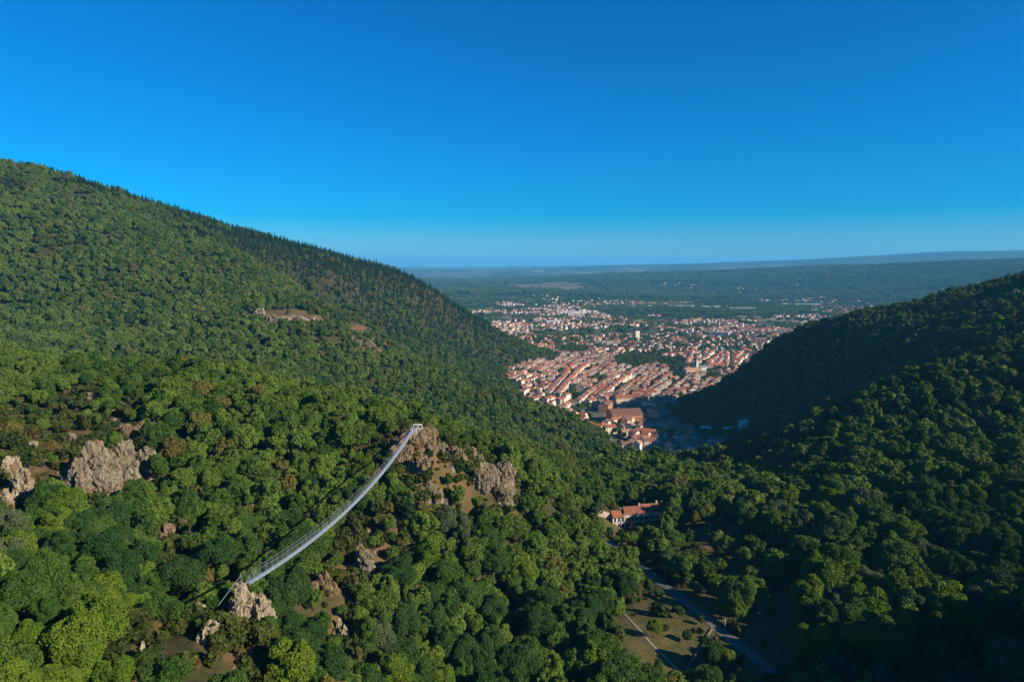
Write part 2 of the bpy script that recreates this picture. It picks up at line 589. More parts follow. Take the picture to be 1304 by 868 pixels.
def mat_ground():
    m, N, L, out = new_mat("ground")
    geo = N.new("ShaderNodeNewGeometry")
    pos = geo.outputs['Position']
    at_ = N.new("ShaderNodeAttribute")
    at_.attribute_name = "zone"
    sep = N.new("ShaderNodeSeparateColor")
    L.new(at_.outputs['Color'], sep.inputs[0])
    n1 = nz(N, L, 0.11, pos, 7, 0.68)
    n2 = nz(N, L, 0.7, pos, 6, 0.7)
    n4 = nz(N, L, 0.03, pos, 5, 0.6)
    soil = ramp(N, L, n2, [(0.3, (0.020, 0.024, 0.010)), (0.55, (0.048, 0.048, 0.018)), (0.75, (0.085, 0.062, 0.030))])
    dry = ramp(N, L, mathn(N, L, 'ADD', mathn(N, L, 'MULTIPLY', n1, 0.45), mathn(N, L, 'MULTIPLY', nz(N, L, 0.42, pos, 7, 0.75), 0.55)), [(0.28, (0.060, 0.068, 0.020)), (0.42, (0.085, 0.078, 0.026)), (0.50, (0.150, 0.082, 0.034)), (0.60, (0.170, 0.118, 0.062)), (0.75, (0.235, 0.195, 0.145))])
    dry = mixc(N, L, mathn(N, L, 'MULTIPLY', n2, 0.8), dry, (0.10, 0.068, 0.032))
    c = mixc(N, L, sep.outputs[0], soil, dry)
    grass = ramp(N, L, mathn(N, L, 'ADD', mathn(N, L, 'MULTIPLY', n1, 0.6), mathn(N, L, 'MULTIPLY', n2, 0.4)),
                 [(0.34, (0.040, 0.052, 0.016)), (0.5, (0.090, 0.078, 0.026)), (0.64, (0.165, 0.115, 0.050))])
    c = mixc(N, L, sep.outputs[1], c, grass)
    # plain: fields, woods and gardens
    vor = N.new("ShaderNodeTexVoronoi")
    vor.inputs['Scale'].default_value = 0.0042
    vor.inputs['Randomness'].default_value = 0.9
    wv = N.new("ShaderNodeVectorMath")
    wv.operation = 'ADD'
    nc = N.new("ShaderNodeTexNoise")
    nc.inputs['Scale'].default_value = 0.004
    L.new(pos, nc.inputs['Vector'])
    sc = N.new("ShaderNodeVectorMath")
    sc.operation = 'SCALE'
    sc.inputs['Scale'].default_value = 160
    L.new(nc.outputs['Color'], sc.inputs[0])
    L.new(pos, wv.inputs[0])
    L.new(sc.outputs[0], wv.inputs[1])
    L.new(wv.outputs[0], vor.inputs['Vector'])
    sv = N.new("ShaderNodeSeparateColor")
    L.new(vor.outputs['Color'], sv.inputs[0])
    fields = ramp(N, L, sv.outputs[0], [(0.0, (0.020, 0.036, 0.012)), (0.44, (0.028, 0.046, 0.014)), (0.46, (0.085, 0.115, 0.030)), (0.66, (0.10, 0.11, 0.035)),
                                        (0.68, (0.21, 0.165, 0.08)), (0.83, (0.29, 0.22, 0.12)), (0.85, (0.034, 0.05, 0.017))], 'LINEAR')
    wood = ramp(N, L, n2, [(0.3, (0.014, 0.028, 0.010)), (0.7, (0.036, 0.052, 0.016))])
    big = nz(N, L, 0.0011, pos, 6, 0.62)
    fields = mixc(N, L, ramp(N, L, big, [(0.46, (1, 1, 1)), (0.55, (0, 0, 0))]), fields, wood)
    fields = mixc(N, L, mathn(N, L, 'MULTIPLY', sep.outputs[0], 0.9), fields, ramp(N, L, n4, [(0.3, (0.10, 0.085, 0.042)), (0.7, (0.22, 0.16, 0.085))]))
    fields = mixc(N, L, mathn(N, L, 'MULTIPLY', sep.outputs[1], 0.9), fields, (0.11, 0.15, 0.045))
    town = ramp(N, L, n4, [(0.32, (0.055, 0.068, 0.026)), (0.5, (0.10, 0.095, 0.055)), (0.66, (0.19, 0.165, 0.13))])
    fields = mixc(N, L, at_.outputs['Alpha'], fields, wood)
    plain = mixc(N, L, sep.outputs[2], fields, town)
    sp = N.new("ShaderNodeSeparateXYZ")
    L.new(pos, sp.inputs[0])
    atb = N.new("ShaderNodeAttribute")
    atb.attribute_name = "plain"
    c = mixc(N, L, atb.outputs['Fac'], c, plain)
    pbsdf(N, L, out, c, 0.95, bump(N, L, n2, 0.6, 0.5), 0, 0.1)
    return m


M['ground'] = mat_ground()


def mat_road():
    m, N, L, out = new_mat("old_asphalt")
    geo = N.new("ShaderNodeNewGeometry")
    n = nz(N, L, 0.5, geo.outputs['Position'], 6, 0.7)
    pbsdf(N, L, out, ramp(N, L, n, [(0.3, (0.06, 0.062, 0.062)), (0.7, (0.135, 0.132, 0.125))]), 0.85)
    return m


M['road'] = mat_road()

# ------------------------------------------------------------------ zones of the near ground, by what the photo shows there
# (px, py, rx, ry, nearest m, farthest m, how bare)
BARE = [(560, 600, 76, 54, 200, 320, 0.52), (520, 585, 46, 44, 200, 300, 0.75), (120, 545, 70, 50, 170, 330, 0.42), (128, 600, 70, 62, 150, 300, 0.6),
        (20, 590, 45, 75, 140, 300, 0.7), (165, 505, 60, 40, 220, 330, 0.3), (455, 715, 42, 55, 130, 240, 0.75), (440, 805, 26, 40, 120, 220, 0.6),
        (300, 790, 62, 60, 90, 150, 0.85), (182, 810, 30, 80, 80, 128, 0.8), (240, 700, 50, 46, 135, 190, 0.8), (500, 690, 30, 40, 170, 240, 0.6),
        (370, 405, 62, 11, 640, 900, 0.97),
        (455, 422, 18, 9, 780, 1000, 0.95), (470, 445, 30, 16, 780, 1000, 0.8), (735, 668, 32, 9, 270, 350, 0.7), (620, 660, 50, 20, 200, 280, 0.5)]
OPEN = [(838, 800, 56, 46, 150, 260, 0.96), (846, 845, 52, 34, 150, 240, 0.88), (955, 735, 58, 48, 180, 300, 0.72), (985, 805, 42, 70, 140, 250, 0.85),
        (900, 690, 46, 46, 230, 330, 0.70), (805, 668, 46, 20, 290, 372, 0.97), (790, 690, 30, 22, 260, 330, 0.7), (902, 770, 40, 40, 180, 270, 0.8),
        (768, 712, 13, 12, 240, 300, 0.98), (1216, 367, 11, 4, 700, 1000, 0.95), (592, 436, 10, 10, 1000, 1600, 0.95), (612, 447, 18, 5, 1000, 1600, 0.9), (655, 463, 14, 4, 1000, 1600, 0.7)]


def zone_val(px, py, y, zones):
    v = np.zeros(np.shape(px))
    for zx, zy, rx, ry, a, b, w in zones:
        e = np.sqrt(((px - zx) / rx) ** 2 + ((py - zy) / ry) ** 2)
        v = np.maximum(v, w * (1 - sstep(0.75, 1.12, e)) * ((y > a) & (y < b)))
    return v


# ------------------------------------------------------------------ the ground: one sheet out to the horizon
NA, NR = 620, 560
_az = np.radians(np.concatenate([np.linspace(-85, -42, 40, endpoint=False), np.linspace(-42, 44, NA - 110, endpoint=False), np.linspace(44, 150, 70)]))
_rr = np.concatenate([np.geomspace(25, 70, 20, endpoint=False), np.geomspace(70, 1700, NR - 120, endpoint=False), np.geomspace(1700, 40000, 100)])
AZ, RR = np.meshgrid(_az, _rr)
GX, GY = RR * np.sin(AZ), RR * np.cos(AZ)
GZ = height(GX, GY)
_na, _nr = len(_az), len(_rr)
_i = np.arange(_nr - 1)[:, None] * _na + np.arange(_na - 1)[None]
_quads = np.stack([_i, _i + 1, _i + _na + 1, _i + _na], -1).reshape(-1, 4)[:, ::-1]
gm = np_mesh("terrain", np.stack([GX, GY, GZ], -1).reshape(-1, 3), _quads, [M['ground']], smooth=True)
with np.errstate(all='ignore'):
    _yy = np.where(GY > 5, GY, 5)
    PXG, PYG = pix(GX, _yy, GZ)
zone = np.zeros((GX.size, 4), np.float32)
_bare = zone_val(PXG, PYG, GY, BARE)
_open = zone_val(PXG, PYG, GY, OPEN)
zone[:, 0] = np.clip(_bare + 0.25 * (fbm(GX, GY, 40, 3, 2.2) > 0.25), 0, 1).ravel()
zone[:, 1] = np.clip(_open, 0, 1).ravel()
TANF = [(698, 364, 52, 6), (590, 354, 34, 2.6), (548, 348, 44, 2.2), (735, 347, 46, 1.8), (640, 344, 60, 1.5), (880, 350, 26, 1.6), (1100, 334, 30, 1.5), (1045, 331, 16, 1.2),
        (1180, 327, 26, 1.4), (1215, 344, 14, 1.4), (985, 338, 24, 1.3), (620, 392, 10, 2), (600, 348, 30, 1.4), (1250, 330, 20, 1.3)]
GREENF = [(668, 381, 34, 2.6), (745, 397, 26, 2.2), (890, 381, 16, 2), (1040, 386, 30, 1.6), (930, 377, 14, 1.6), (612, 386, 14, 1.8), (700, 401, 14, 2)]
_tan = zone_val(PXG, PYG, GY, [(a, b, c, d, 2300, 60000, 1.0) for a, b, c, d in TANF])
_grn = zone_val(PXG, PYG, GY, [(a, b, c, d, 1900, 60000, 1.0) for a, b, c, d in GREENF])
_farm = (RR > 1900).ravel()
_brk = np.clip(0.55 + 1.9 * fbm(GX, GY, 420, 4, 3.7), 0, 1)
_tan, _grn = _tan * _brk, _grn * np.clip(_brk + 0.3, 0, 1)
zone[:, 0] = np.where(_farm, _tan.ravel(), zone[:, 0])
zone[:, 1] = np.where(_farm, _grn.ravel(), zone[:, 1])
zone[:, 2] = (1 - sstep(1500, 3400, RR + 500 * fbm(GX, GY, 300, 3, 4.0))).ravel()
zone[:, 3] = np.maximum(sstep(30, 75, GZ) * (RR > 3600) * (RR < 10500) * 0.55, sstep(10500, 11500, RR) * sstep(120, 260, GZ) * 0.93).ravel()
ca = gm.attributes.new("zone", 'FLOAT_COLOR', 'POINT')
ca.data.foreach_set("color", zone.ravel())
pa = gm.attributes.new("plain", 'FLOAT', 'POINT')
PLAINM = np.maximum(1 - sstep(3, 9, GZ), sstep(1800, 2300, RR)) * (RR > 500)
pa.data.foreach_set("value", PLAINM.ravel().astype(np.float32))
tag(add("terrain", gm), kind='structure')

# sight-line horizon of the ground (what lies far behind a crest needs no trees)
_el = np.arctan2(GZ + 4 - CAMZ, RR)
_hor = np.maximum.accumulate(_el, axis=0)


def seen(x, y, z, tall=14.0):
    a = np.arctan2(x, y)
    r = np.hypot(x, y)
    ia = np.clip(np.searchsorted(_az, a), 0, _na - 1)
    ir = np.clip(np.searchsorted(_rr, r * 0.985) - 1, 0, _nr - 1)
    return np.arctan2(z + tall - CAMZ, r) > _hor[ir, ia] - 0.004


# ------------------------------------------------------------------ lane, garden path
def ribbon(name, pts, width, mat, lift=0.22, kind='structure', step=2.0):
    pts = [Vector((p[0], p[1], 0)) for p in pts]
    dense = []
    for a, b in zip(pts[:-1], pts[1:]):
        n = max(1, int((b - a).length / step))
        dense += [a.lerp(b, k / n) for k in range(n)]
    dense.append(pts[-1])
    for _ in range(6):
        dense = [dense[0]] + [(dense[i - 1] + dense[i] * 2 + dense[i + 1]) / 4 for i in range(1, len(dense) - 1)] + [dense[-1]]
    V, F = [], []
    for i, p in enumerate(dense):
        t = (dense[min(i + 1, len(dense) - 1)] - dense[max(i - 1, 0)]).normalized()
        nrm = Vector((t.y, -t.x, 0))
        z = h1(p.x, p.y) + lift
        w = width / 2 * (1 + 0.08 * math.sin(i * 0.7))
        for s in (-1, 1):
            q = p + nrm * (s * w)
            zq = max(z - 0.1, h1(q.x, q.y) + lift * 0.7)
            V += [(q.x, q.y, zq)]
        for s in (-1, 1):
            q = p + nrm * (s * (w + 0.5))
            V += [(q.x, q.y, z - 1.2)]
    for i in range(len(dense) - 1):
        a, b = i * 4, i * 4 + 4
        F += [(a, a + 1, b + 1, b), (a + 2, a, b, b + 2), (a + 1, a + 3, b + 3, b + 1)]
    me = np_mesh(name, V, F, [mat], smooth=False)
    o = add(name, me)
    if kind: tag(o, kind=kind)
    return dense


lane_px = [(1075, 930), (1030, 895), (990, 862), (945, 825), (905, 794), (868, 763), (838, 740), (812, 718), (792, 702), (772, 690)]
lane = ribbon("lane", [ground_at(px, py, 120, 420) for px, py in lane_px], 4.3, M['road'])
gpath = ribbon("garden_path", [ground_at(px, py, 120, 420) for px, py in [(872, 862), (860, 850), (848, 838), (838, 829), (828, 820), (808, 795), (790, 775)]], 0.8, M['path'], 0.15)
track = ribbon("yard_track", [ground_at(px, py, 120, 420) for px, py in [(801, 709), (788, 702), (766, 692), (758, 690)]], 2.2, M['path'], 0.2)
LANE = np.array([(p.x, p.y) for p in lane])

# ------------------------------------------------------------------ town houses: plan
U = Vector((0.37, 0.93)).normalized()          # the old streets run this way
NOHOUSE = [(812, 460, 32, 10), (728, 446, 26, 6), (857, 464, 16, 7), (722, 503, 12, 6), (792, 527, 36, 14), (838, 540, 20, 11), (868, 478, 16, 4),
           (912, 482, 10, 4), (800, 420, 40, 4), (700, 425, 20, 5), (880, 416, 36, 3), (806, 575, 26, 7), (758, 540, 14, 10)]


def in_nohouse(px, py):
    return any(((px - a) / rx) ** 2 + ((py - b) / ry) ** 2 < 1 for a, b, rx, ry in NOHOUSE)


PLAN = []      # x, y, rot, w (along ridge), dep, h, rise
_occ = {}


def try_house(x, y, rot, w, dep, h, rise, force=False, gap=0.0):
    r = math.hypot(w, dep) / 2
    key = (int(x // 12), int(y // 12))
    if not force:
        for i in (-1, 0, 1):
            for j in (-1, 0, 1):
                for (ox, oy, orad) in _occ.get((key[0] + i, key[1] + j), ()):
                    if math.hypot(ox - x, oy - y) < (orad + r) * 0.66 + gap:
                        return False
    _occ.setdefault(key, []).append((x, y, r))
    PLAN.append((x, y, rot, w, dep, h, rise))
    return True


def street_row(p0, p1, off, dep=10, h=(8.5, 11)):
    a, b = on_level(*p0), on_level(*p1)
    t = (b - a)
    ln = t.length
    t.normalize()
    nrm = Vector((t.y, -t.x, 0))
    s = 0.0
    rot = math.atan2(t.y, t.x)
    while s < ln:
        w = random.uniform(7, 12.5)
        p = a + t * (s + w / 2) + nrm * off
        try_house(p.x, p.y, rot + random.gauss(0, 0.015), w, dep + random.uniform(-1, 1), random.uniform(*h), random.uniform(1.8, 2.6), True)
        s += w + 0.04


for args in (((697, 506), (722, 479), 0), ((709, 507), (736, 476), 0), ((734, 518), (769, 491), 0), ((769, 491), (789, 480), 2), ((757, 512), (779, 494), 6),
             ((779, 494), (797, 483), 4), ((660, 484), (668, 478), 0), ((650, 490), (656, 485), 0), ((735, 476), (752, 466), 0), ((722, 479), (735, 470), -8)):
    street_row(*args)

# dense old town in rows, then looser suburbs
for kb in range(-52, 30):
    b0 = kb * 13.5 + (3.5 if kb % 2 else 0)
    a_ = 780.0
    while a_ < 1720:
        w = random.uniform(7, 13)
        cx = U.x * a_ + U.y * b0 + 8 * math.sin(a_ / 90 + kb)
        cy = U.y * a_ - U.x * b0
        a_ += w + (random.uniform(5, 22) if random.random() < 0.16 else 0.1)
        px, py = pix(cx, cy, 0)
        if h1(cx, cy) > 3.2 or px > 1070 or px < 560 or in_nohouse(px, py): continue
        dn = float(fbm(np.array([cx]), np.array([cy]), 130, 3, 6.0)[0])
        if dn < -0.34 + 0.22 * max(0, (a_ - 1400) / 370): continue
        wob = 0.35 * math.sin(cx / 140 + cy / 210)
        rot = math.atan2(U.y, U.x) + wob + (math.pi / 2 if random.random() < 0.3 else 0)
        if random.random() < 0.05:
            w, dep_, hh_ = random.uniform(20, 34), random.uniform(12, 17), random.uniform(9, 14)
        else:
            dep_, hh_ = random.uniform(8, 11.5), random.uniform(6, 10.5)
        try_house(cx, cy, rot, w, dep_, hh_, random.uniform(1.7, 2.6))
nn = 0
while nn < 9500:
    r = math.sqrt(random.uniform(1450 ** 2, 4500 ** 2))
    azd = random.uniform(-3.5, 31)
    x, y = r * math.sin(R(azd)), r * math.cos(R(azd))
    nn += 1
    px, py = pix(x, y, 0)
    if in_nohouse(px, py): continue
    dn = float(fbm(np.array([x]), np.array([y]), 330, 3, 2.0)[0])
    if dn < -0.34 + 0.52 * max(0, (r - 1700) / 2000): continue
    if h1(x, y) > 4: continue
    try_house(x, y, random.uniform(0, 3.1), random.uniform(9, 16), random.uniform(8, 12), random.uniform(4, 8), random.uniform(1.6, 2.4), False, 1.5)
# villages on the far slopes
for vx, vy, vr, vn in ((790, 371, 260, 150), (735, 384, 240, 70), (870, 368, 300, 120), (960, 372, 420, 170), (1010, 378, 400, 110), (700, 372, 250, 40), (905, 360, 260, 40), (950, 347, 200, 25), (1040, 362, 420, 50), (1120, 366, 380, 40), (830, 356, 380, 40), (1000, 352, 420, 26)):
    c = on_level(vx, vy + 3)
    for _ in range(vn):
        x, y = c.x + random.gauss(0, vr * 0.6), c.y + random.gauss(0, vr)
        try_house(x, y, random.uniform(0, 3.1), random.uniform(10, 18), random.uniform(9, 13), random.uniform(5, 8), 2.2, False, 3)

# ------------------------------------------------------------------ house meshes
def wall_mesh(w, d, h, rise):
    x, y = w / 2, d / 2
    V = [(-x, -y, -2.5), (x, -y, -2.5), (x, y, -2.5), (-x, y, -2.5), (-x, -y, h), (x, -y, h), (x, y, h), (-x, y, h), (-x, 0, h + rise - 0.03), (x, 0, h + rise - 0.03)]
    F = [(0, 1, 5, 4), (2, 3, 7, 6), (1, 2, 6, 9, 5), (3, 0, 4, 8, 7)]
    return V, F


def roof_mesh(w, d, h, rise, ov=0.45, th=0.22):
    x, y = w / 2 + 0.25, d / 2 + ov
    sl = rise / (d / 2)
    zl = h - ov * sl
    V = []
    for dz in (0.0, th):
        V += [(-x, -y, zl + dz), (x, -y, zl + dz), (x, 0, h + rise + dz), (-x, 0, h + rise + dz), (x, y, zl + dz), (-x, y, zl + dz)]
    F = [(0, 3, 2, 1), (3, 5, 4, 2), (6, 7, 8, 9), (9, 8, 10, 11), (0, 1, 7, 6), (4, 5, 11, 10), (1, 2, 8, 7), (2, 4, 10, 8), (3, 0, 6, 9), (5, 3, 9, 11)]
    return V, F


PLAN = [p for p in PLAN if 1 < p[1]]
PLAN.sort(key=lambda p: math.hypot(p[0], p[1]))
PXP = [pix(p[0], p[1], 4) for p in PLAN]
_hz = height([p[0] for p in PLAN], [p[1] for p in PLAN])
_vis = seen(np.array([p[0] for p in PLAN]), np.array([p[1] for p in PLAN]), _hz, 7)
near_houses = [i for i in range(len(PLAN)) if _vis[i] and -5 < PXP[i][0] < 1309 and PXP[i][1] < 600]
IND = near_houses[:270]
REST = [i for i in range(len(PLAN)) if i not in set(IND)]

wall_names = ['white', 'cream', 'cream', 'pink', 'white', 'grey', 'cream', 'pink', 'stone']
roof_names = ['orange', 'red', 'orange', 'brown', 'pale', 'red', 'brown', 'brown', 'red']
win_me = MB().box((0, 0, 0), (0.95, 0.12, 1.45)).mesh("window", M['glass'])
chim_me = MB().box((0, 0, 0), (0.8, 0.6, 1.5)).box((0, 0, 0.83), (0.95, 0.75, 0.16)).mesh("chimney", WALL['pink'])


def set_mat(o, m):
    o.material_slots[0].link = 'OBJECT'
    o.material_slots[0].material = m


LAND = []        # landmarks for the descriptions: words, px, py


def nearest_landmark(px, py, marks):
    best = min(marks, key=lambda m: math.hypot((m[1] - px) / m[3], (m[2] - py) / m[3]))
    dx, dy = px - best[1], py - best[2]
    if abs(dx) > abs(dy) * 1.3:
        w = "right of" if dx > 0 else "left of"
    elif dy > 0:
        w = "below"
    else:
        w = "above"
    return w, best[0], math.hypot(dx, dy)


ORD = ["first", "second", "third", "fourth", "fifth", "sixth", "seventh", "eighth", "ninth", "tenth", "eleventh", "twelfth", "thirteenth", "fourteenth",
       "fifteenth", "sixteenth", "seventeenth", "eighteenth", "nineteenth", "twentieth"]


def finish_labels(items):
    """items: (object, base words, px). Where words repeat, the place in the row from the left tells them apart."""
    by = {}
    for o, base, px in items:
        by.setdefault(base, []).append((px, o))
    for base, lst in by.items():
        lst.sort(key=lambda t: t[0])
        n = len(lst)
        for k, (px, o) in enumerate(lst):
            if n == 1:
                o["label"] = base
            elif k == 0:
                o["label"] = base + ", leftmost such"
            elif k == n - 1:
                o["label"] = base + ", rightmost such"
            else:
                o["label"] = base + ", " + (ORD[k] if k < 20 else str(k + 1) + "th") + " from left"


HMARKS = [("the brick factory", 792, 530, 1), ("the white arcade hall", 837, 540, 1), ("the white street front", 750, 503, 1), ("the left hillside edge", 700, 480, 1),
          ("the wooded park", 812, 460, 1), ("the church tower", 889, 462, 1), ("the dark right hill", 930, 490, 1), ("the row by the left wood", 712, 494, 1),
          ("the left slope hamlet", 656, 485, 1), ("the shaded valley mouth", 880, 560, 1), ("the white villa rooftops", 845, 485, 1)]
items = []
for k, i in enumerate(IND):
    x, y, rot, w, d, h, rise = PLAN[i]
    z = _hz[i]
    wn_, rn_ = random.choice(wall_names), random.choice(roof_names)
    root = empty("town_house", (x, y, z), rot)
    V, F = wall_mesh(w, d, h, rise)
    wb = MB().poly(V, F).build("wall", WALL[wn_], root)
    rb = MB().poly(*roof_mesh(w, d, h, rise)).build("roof", ROOF[rn_], root)
    if random.random() < 0.65:
        c = add("chimney", chim_me, rb)
        c.location = (random.uniform(-0.35, 0.35) * w, random.choice((-1, 1)) * d * 0.12, h + rise + 0.35)
    if k < 105:
        nw = max(2, int(w // 3))
        nf = max(2, int(h // 3.2))
        for side in (-1, 1):
            if side == 1 and math.cos(rot) * 1 > 0.75: continue
            for fl in range(nf):
                for q in range(nw):
                    wo = add("window", win_me, root)
                    wo.location = ((q + 0.5) / nw * w - w / 2, side * (d / 2 + 0.01), 1.6 + fl * 3.0)
                    if random.random() < 0.04: pass
    px, py = PXP[i]
    rel, lm, dist = nearest_landmark(px, py, HMARKS)
    big = "long" if w > 11 else ("narrow" if w < 8.2 else "")
    base = f"{big + ' ' if big else ''}{wn_} house with {rn_} roof {rel} {lm}"
    tag(root, None, "house", "houses of the old town")
    items.append((root, base, px))
finish_labels(items)

# the many small houses farther out: one object
def merge_houses(idx, name):
    V, F, MI = [], [], []
    V5 = []
    mats = [WALL[k] for k in ('white', 'cream', 'pink', 'grey')] + [ROOF[k] for k in ('orange', 'red', 'brown', 'pale', 'slate', 'white')]
    me = bpy.data.meshes.new(name)
    for i in idx:
        x, y, rot, w, d, h, rise = PLAN[i]
        z = _hz[i]
        ca_, sa_ = math.cos(rot), math.sin(rot)
        wm = random.choice((0, 1, 1, 1, 2, 2, 3))
        rm = 4 + random.choice((0, 0, 0, 1, 1, 1, 2, 2, 3, 4) if y > 1500 else (0, 0, 1, 1, 2, 3))
        for (vv, ff), mi in ((wall_mesh(w, d, h, rise), wm), (roof_mesh(w, d, h, rise), rm)):
            n = len(V)
            V += [(x + a * ca_ - b * sa_, y + a * sa_ + b * ca_, z + c) for a, b, c in vv]
            F += [tuple(q + n for q in f) for f in ff]
            MI += [mi] * len(ff)
    me.from_pydata(V, [], F)
    for m in mats: me.materials.append(m)
    me.polygons.foreach_set("material_index", MI)
    me.update()
    return me


tag(add("town_houses", merge_houses(REST, "town_houses")), "small white and terracotta houses spread over the plain beyond the old town", "houses", kind='stuff')
print("houses", len(PLAN), "individual", len(IND))

# ------------------------------------------------------------------ town landmarks built one by one
def gable(name, label, cat, px, py, rot, w, d, h, rise, wall, roof, win=None, z=None, chim=0, group=None, hip=False):
    """a gabled building standing on the plain at a photo pixel (its near foot)"""
    p = on_level(px, py, 0.0) if z is None else z
    zz = h1(p.x, p.y)
    root = empty(name, (p.x, p.y, zz), rot)
    tag(root, label, cat, group)
    MB().poly(*wall_mesh(w, d, h, rise)).build("wall", wall, root)
    V, F = roof_mesh(w, d, h, rise)
    if hip:
        V = [(vx * (0.62 if vy == 0 else 1), vy, vz) for vx, vy, vz in V]
    rb = MB().poly(V, F).build("roof", roof, root)
    for k in range(chim):
        c = add("chimney", chim_me, rb)
        c.location = (w * (random.random() - 0.5) * 0.7, d * 0.1, h + rise + 0.3)
    if win:
        nw, nf, ww, wh = win
        me = MB().box((0, 0, 0), (ww, 0.14, wh)).mesh("window", M['glass'])
        for fl in range(nf):
            for q in range(nw):
                o = add("window", me, root)
                o.location = ((q + 0.5) / nw * w - w / 2, -(d / 2 + 0.012), (fl + 0.55) * h / nf)
        ns = max(2, int(nw * d / w))
        for fl in range(nf):
            for q in range(ns):
                o = add("window", me, root)
                o.location = (w / 2 + 0.012, (q + 0.5) / ns * d - d / 2, (fl + 0.55) * h / nf)
                o.rotation_euler = (0, 0, math.pi / 2)
    return root


gable("factory", "big brick factory with a broad brown roof and rows of dark windows", "factory", 795, 537, R(8), 44, 30, 13.5, 5, WALL['brick'], ROOF['brown'], (12, 3, 2.2, 1.9), chim=1)
gable("factory_wing", "brick wing with brown roof joined to the left end of the factory", "factory", 771, 523, R(70), 34, 15, 11, 3.2, WALL['brick'], ROOF['brown'], (8, 3, 1.6, 1.7))
gable("school_hall", "red hipped hall with pale eaves standing behind the brick factory", "hall", 794, 513, R(8), 28, 15, 9, 3.6, WALL['cream'], ROOF['red'], (10, 2, 1.2, 1.5))
gable("arcade_hall", "low hall with brown roof and a white row of arcade openings", "hall", 833, 542, R(6), 36, 12, 6.5, 2.2, WALL['white'], ROOF['brown'], (11, 1, 1.6, 3.6))
gable("warehouse", "orange roofed warehouse standing right behind the white arcade hall", "warehouse", 838, 530, R(50), 30, 18, 9, 3.6, WALL['pink'], ROOF['orange'], (6, 2, 1.4, 1.5), hip=True)
gable("town_house", "lone house with bright orange hipped roof at the edge of the hill shadow", "house", 843, 556, R(15), 16, 11, 6.5, 2.6, WALL['cream'], ROOF['orange'], (4, 2, 1.0, 1.4), hip=True)
for q, (px, py, rot, w, d, h, wl_, rf, lab) in enumerate([
        (776, 552, 20, 16, 11, 9, 'cream', 'red', "cream house with red roof at the wood edge below the factory"),
        (797, 556, 10, 14, 10, 7, 'cream', 'pale', "pale roofed house with cream gable below the factory garden"),
        (822, 556, -25, 24, 14, 8, 'cream', 'orange', "wide cream house with bright orange roof below the arcade hall"),
        (815, 564, 30, 15, 10, 8, 'pink', 'brown', "pink house with brown roof in front of the wide orange roofed house"),
        (826, 570, 15, 17, 11, 9, 'pink', 'brown', "brown roofed tall house half in the hill shadow"),
        (806, 569, 75, 14, 9, 10, 'pink', 'red', "red roofed house behind the white tower house"),
        (798, 574, 20, 17, 10, 8, 'cream', 'brown', "long cream house with brown roof lowest in the sunlit town"),
        (812, 577, 60, 9, 8, 12, 'white', 'pale', "narrow white tower house lowest in the sunlit town")]):
    gable("town_house", lab, "house", px, py, R(rot), w, d, h, 2.4, WALL[wl_], ROOF[rf], (4, 3, 0.9, 1.4), chim=1)
gable("apartment_block", "long pale apartment block with flat brown top above the wooded park", "apartments", 778, 440, R(-6), 50, 13, 13, 1.2, WALL['white'], ROOF['pale'], (14, 4, 1.3, 1.5))
gable("apartment_block", "white slab block with grey roof in the far middle of the town", "apartments", 916, 430, R(-25), 55, 14, 17, 0.6, WALL['white'], ROOF['white'], (15, 5, 1.6, 1.6))
gable("tower_block", "tall slim cream tower block left of the far town centre", "apartments", 810, 433, R(30), 15, 14, 27, 0.6, WALL['cream'], ROOF['pale'], (3, 8, 1.4, 1.6))
gable("market_hall", "large cream building with orange roof near the foot of the dark right hill", "hall", 912, 470, R(-8), 40, 24, 10, 4, WALL['cream'], ROOF['orange'], (10, 2, 1.4, 1.8), hip=True)
gable("market_hall", "large cream hall with pale roof left of the orange roofed one", "hall", 880, 478, R(20), 34, 18, 11, 4, WALL['cream'], ROOF['pale'], (9, 2, 1.4, 1.8))
for px, py, w, d, rot, lab in ((730, 399, 150, 60, 4, "widest white shed beyond the left suburbs"), (815, 391, 120, 45, -4, "flat white shed right of the widest one"),
                               (868, 391, 130, 60, -8, "white factory shed in the far middle of the plain"), (905, 392, 90, 40, -6, "small white shed in the far industrial row"),
                               (945, 394, 120, 40, -10, "white shed near the right end of the industrial row"), (1020, 389, 200, 50, -14, "long pale shed beside the far right hill"),
                               (705, 411, 60, 30, 10, "pale shed roof among the left suburb houses"), (960, 421, 90, 50, -12, "long red roofed works shed right of the town"),
                               (985, 426, 80, 45, -12, "brown roofed works shed beside the dark right hill")):
    rf = ROOF['red'] if 'red' in lab else ROOF['brown'] if 'brown' in lab else ROOF['white']
    gable("industrial_shed", lab, "shed", px, py, R(rot), w, d, 8, 1.6, WALL['white'], rf, None)
# church: nave and a square grey tower with a spire
pc = on_level(893, 473)
ch = empty("church", (pc.x, pc.y, 0), R(35))
tag(ch, "grey stone church with a tall square tower and low spire in the town", "church")
MB().poly(*wall_mesh(26, 13, 10, 4)).build("nave", WALL['grey'], ch)
MB().poly(*roof_mesh(26, 13, 10, 4)).build("roof", ROOF['slate'], ch)
tw = MB().box((-16.3, 0, 11.5), (6.5, 6.5, 28)).build("tower", WALL['grey'], ch)
MB().poly([(-19.8, -3.5, 25.5), (-12.8, -3.5, 25.5), (-12.8, 3.5, 25.5), (-19.8, 3.5, 25.5), (-16.3, 0, 34)], [(0, 1, 4), (1, 2, 4), (2, 3, 4), (3, 0, 4), (3, 2, 1, 0)]).build("spire", ROOF['slate'], tw)
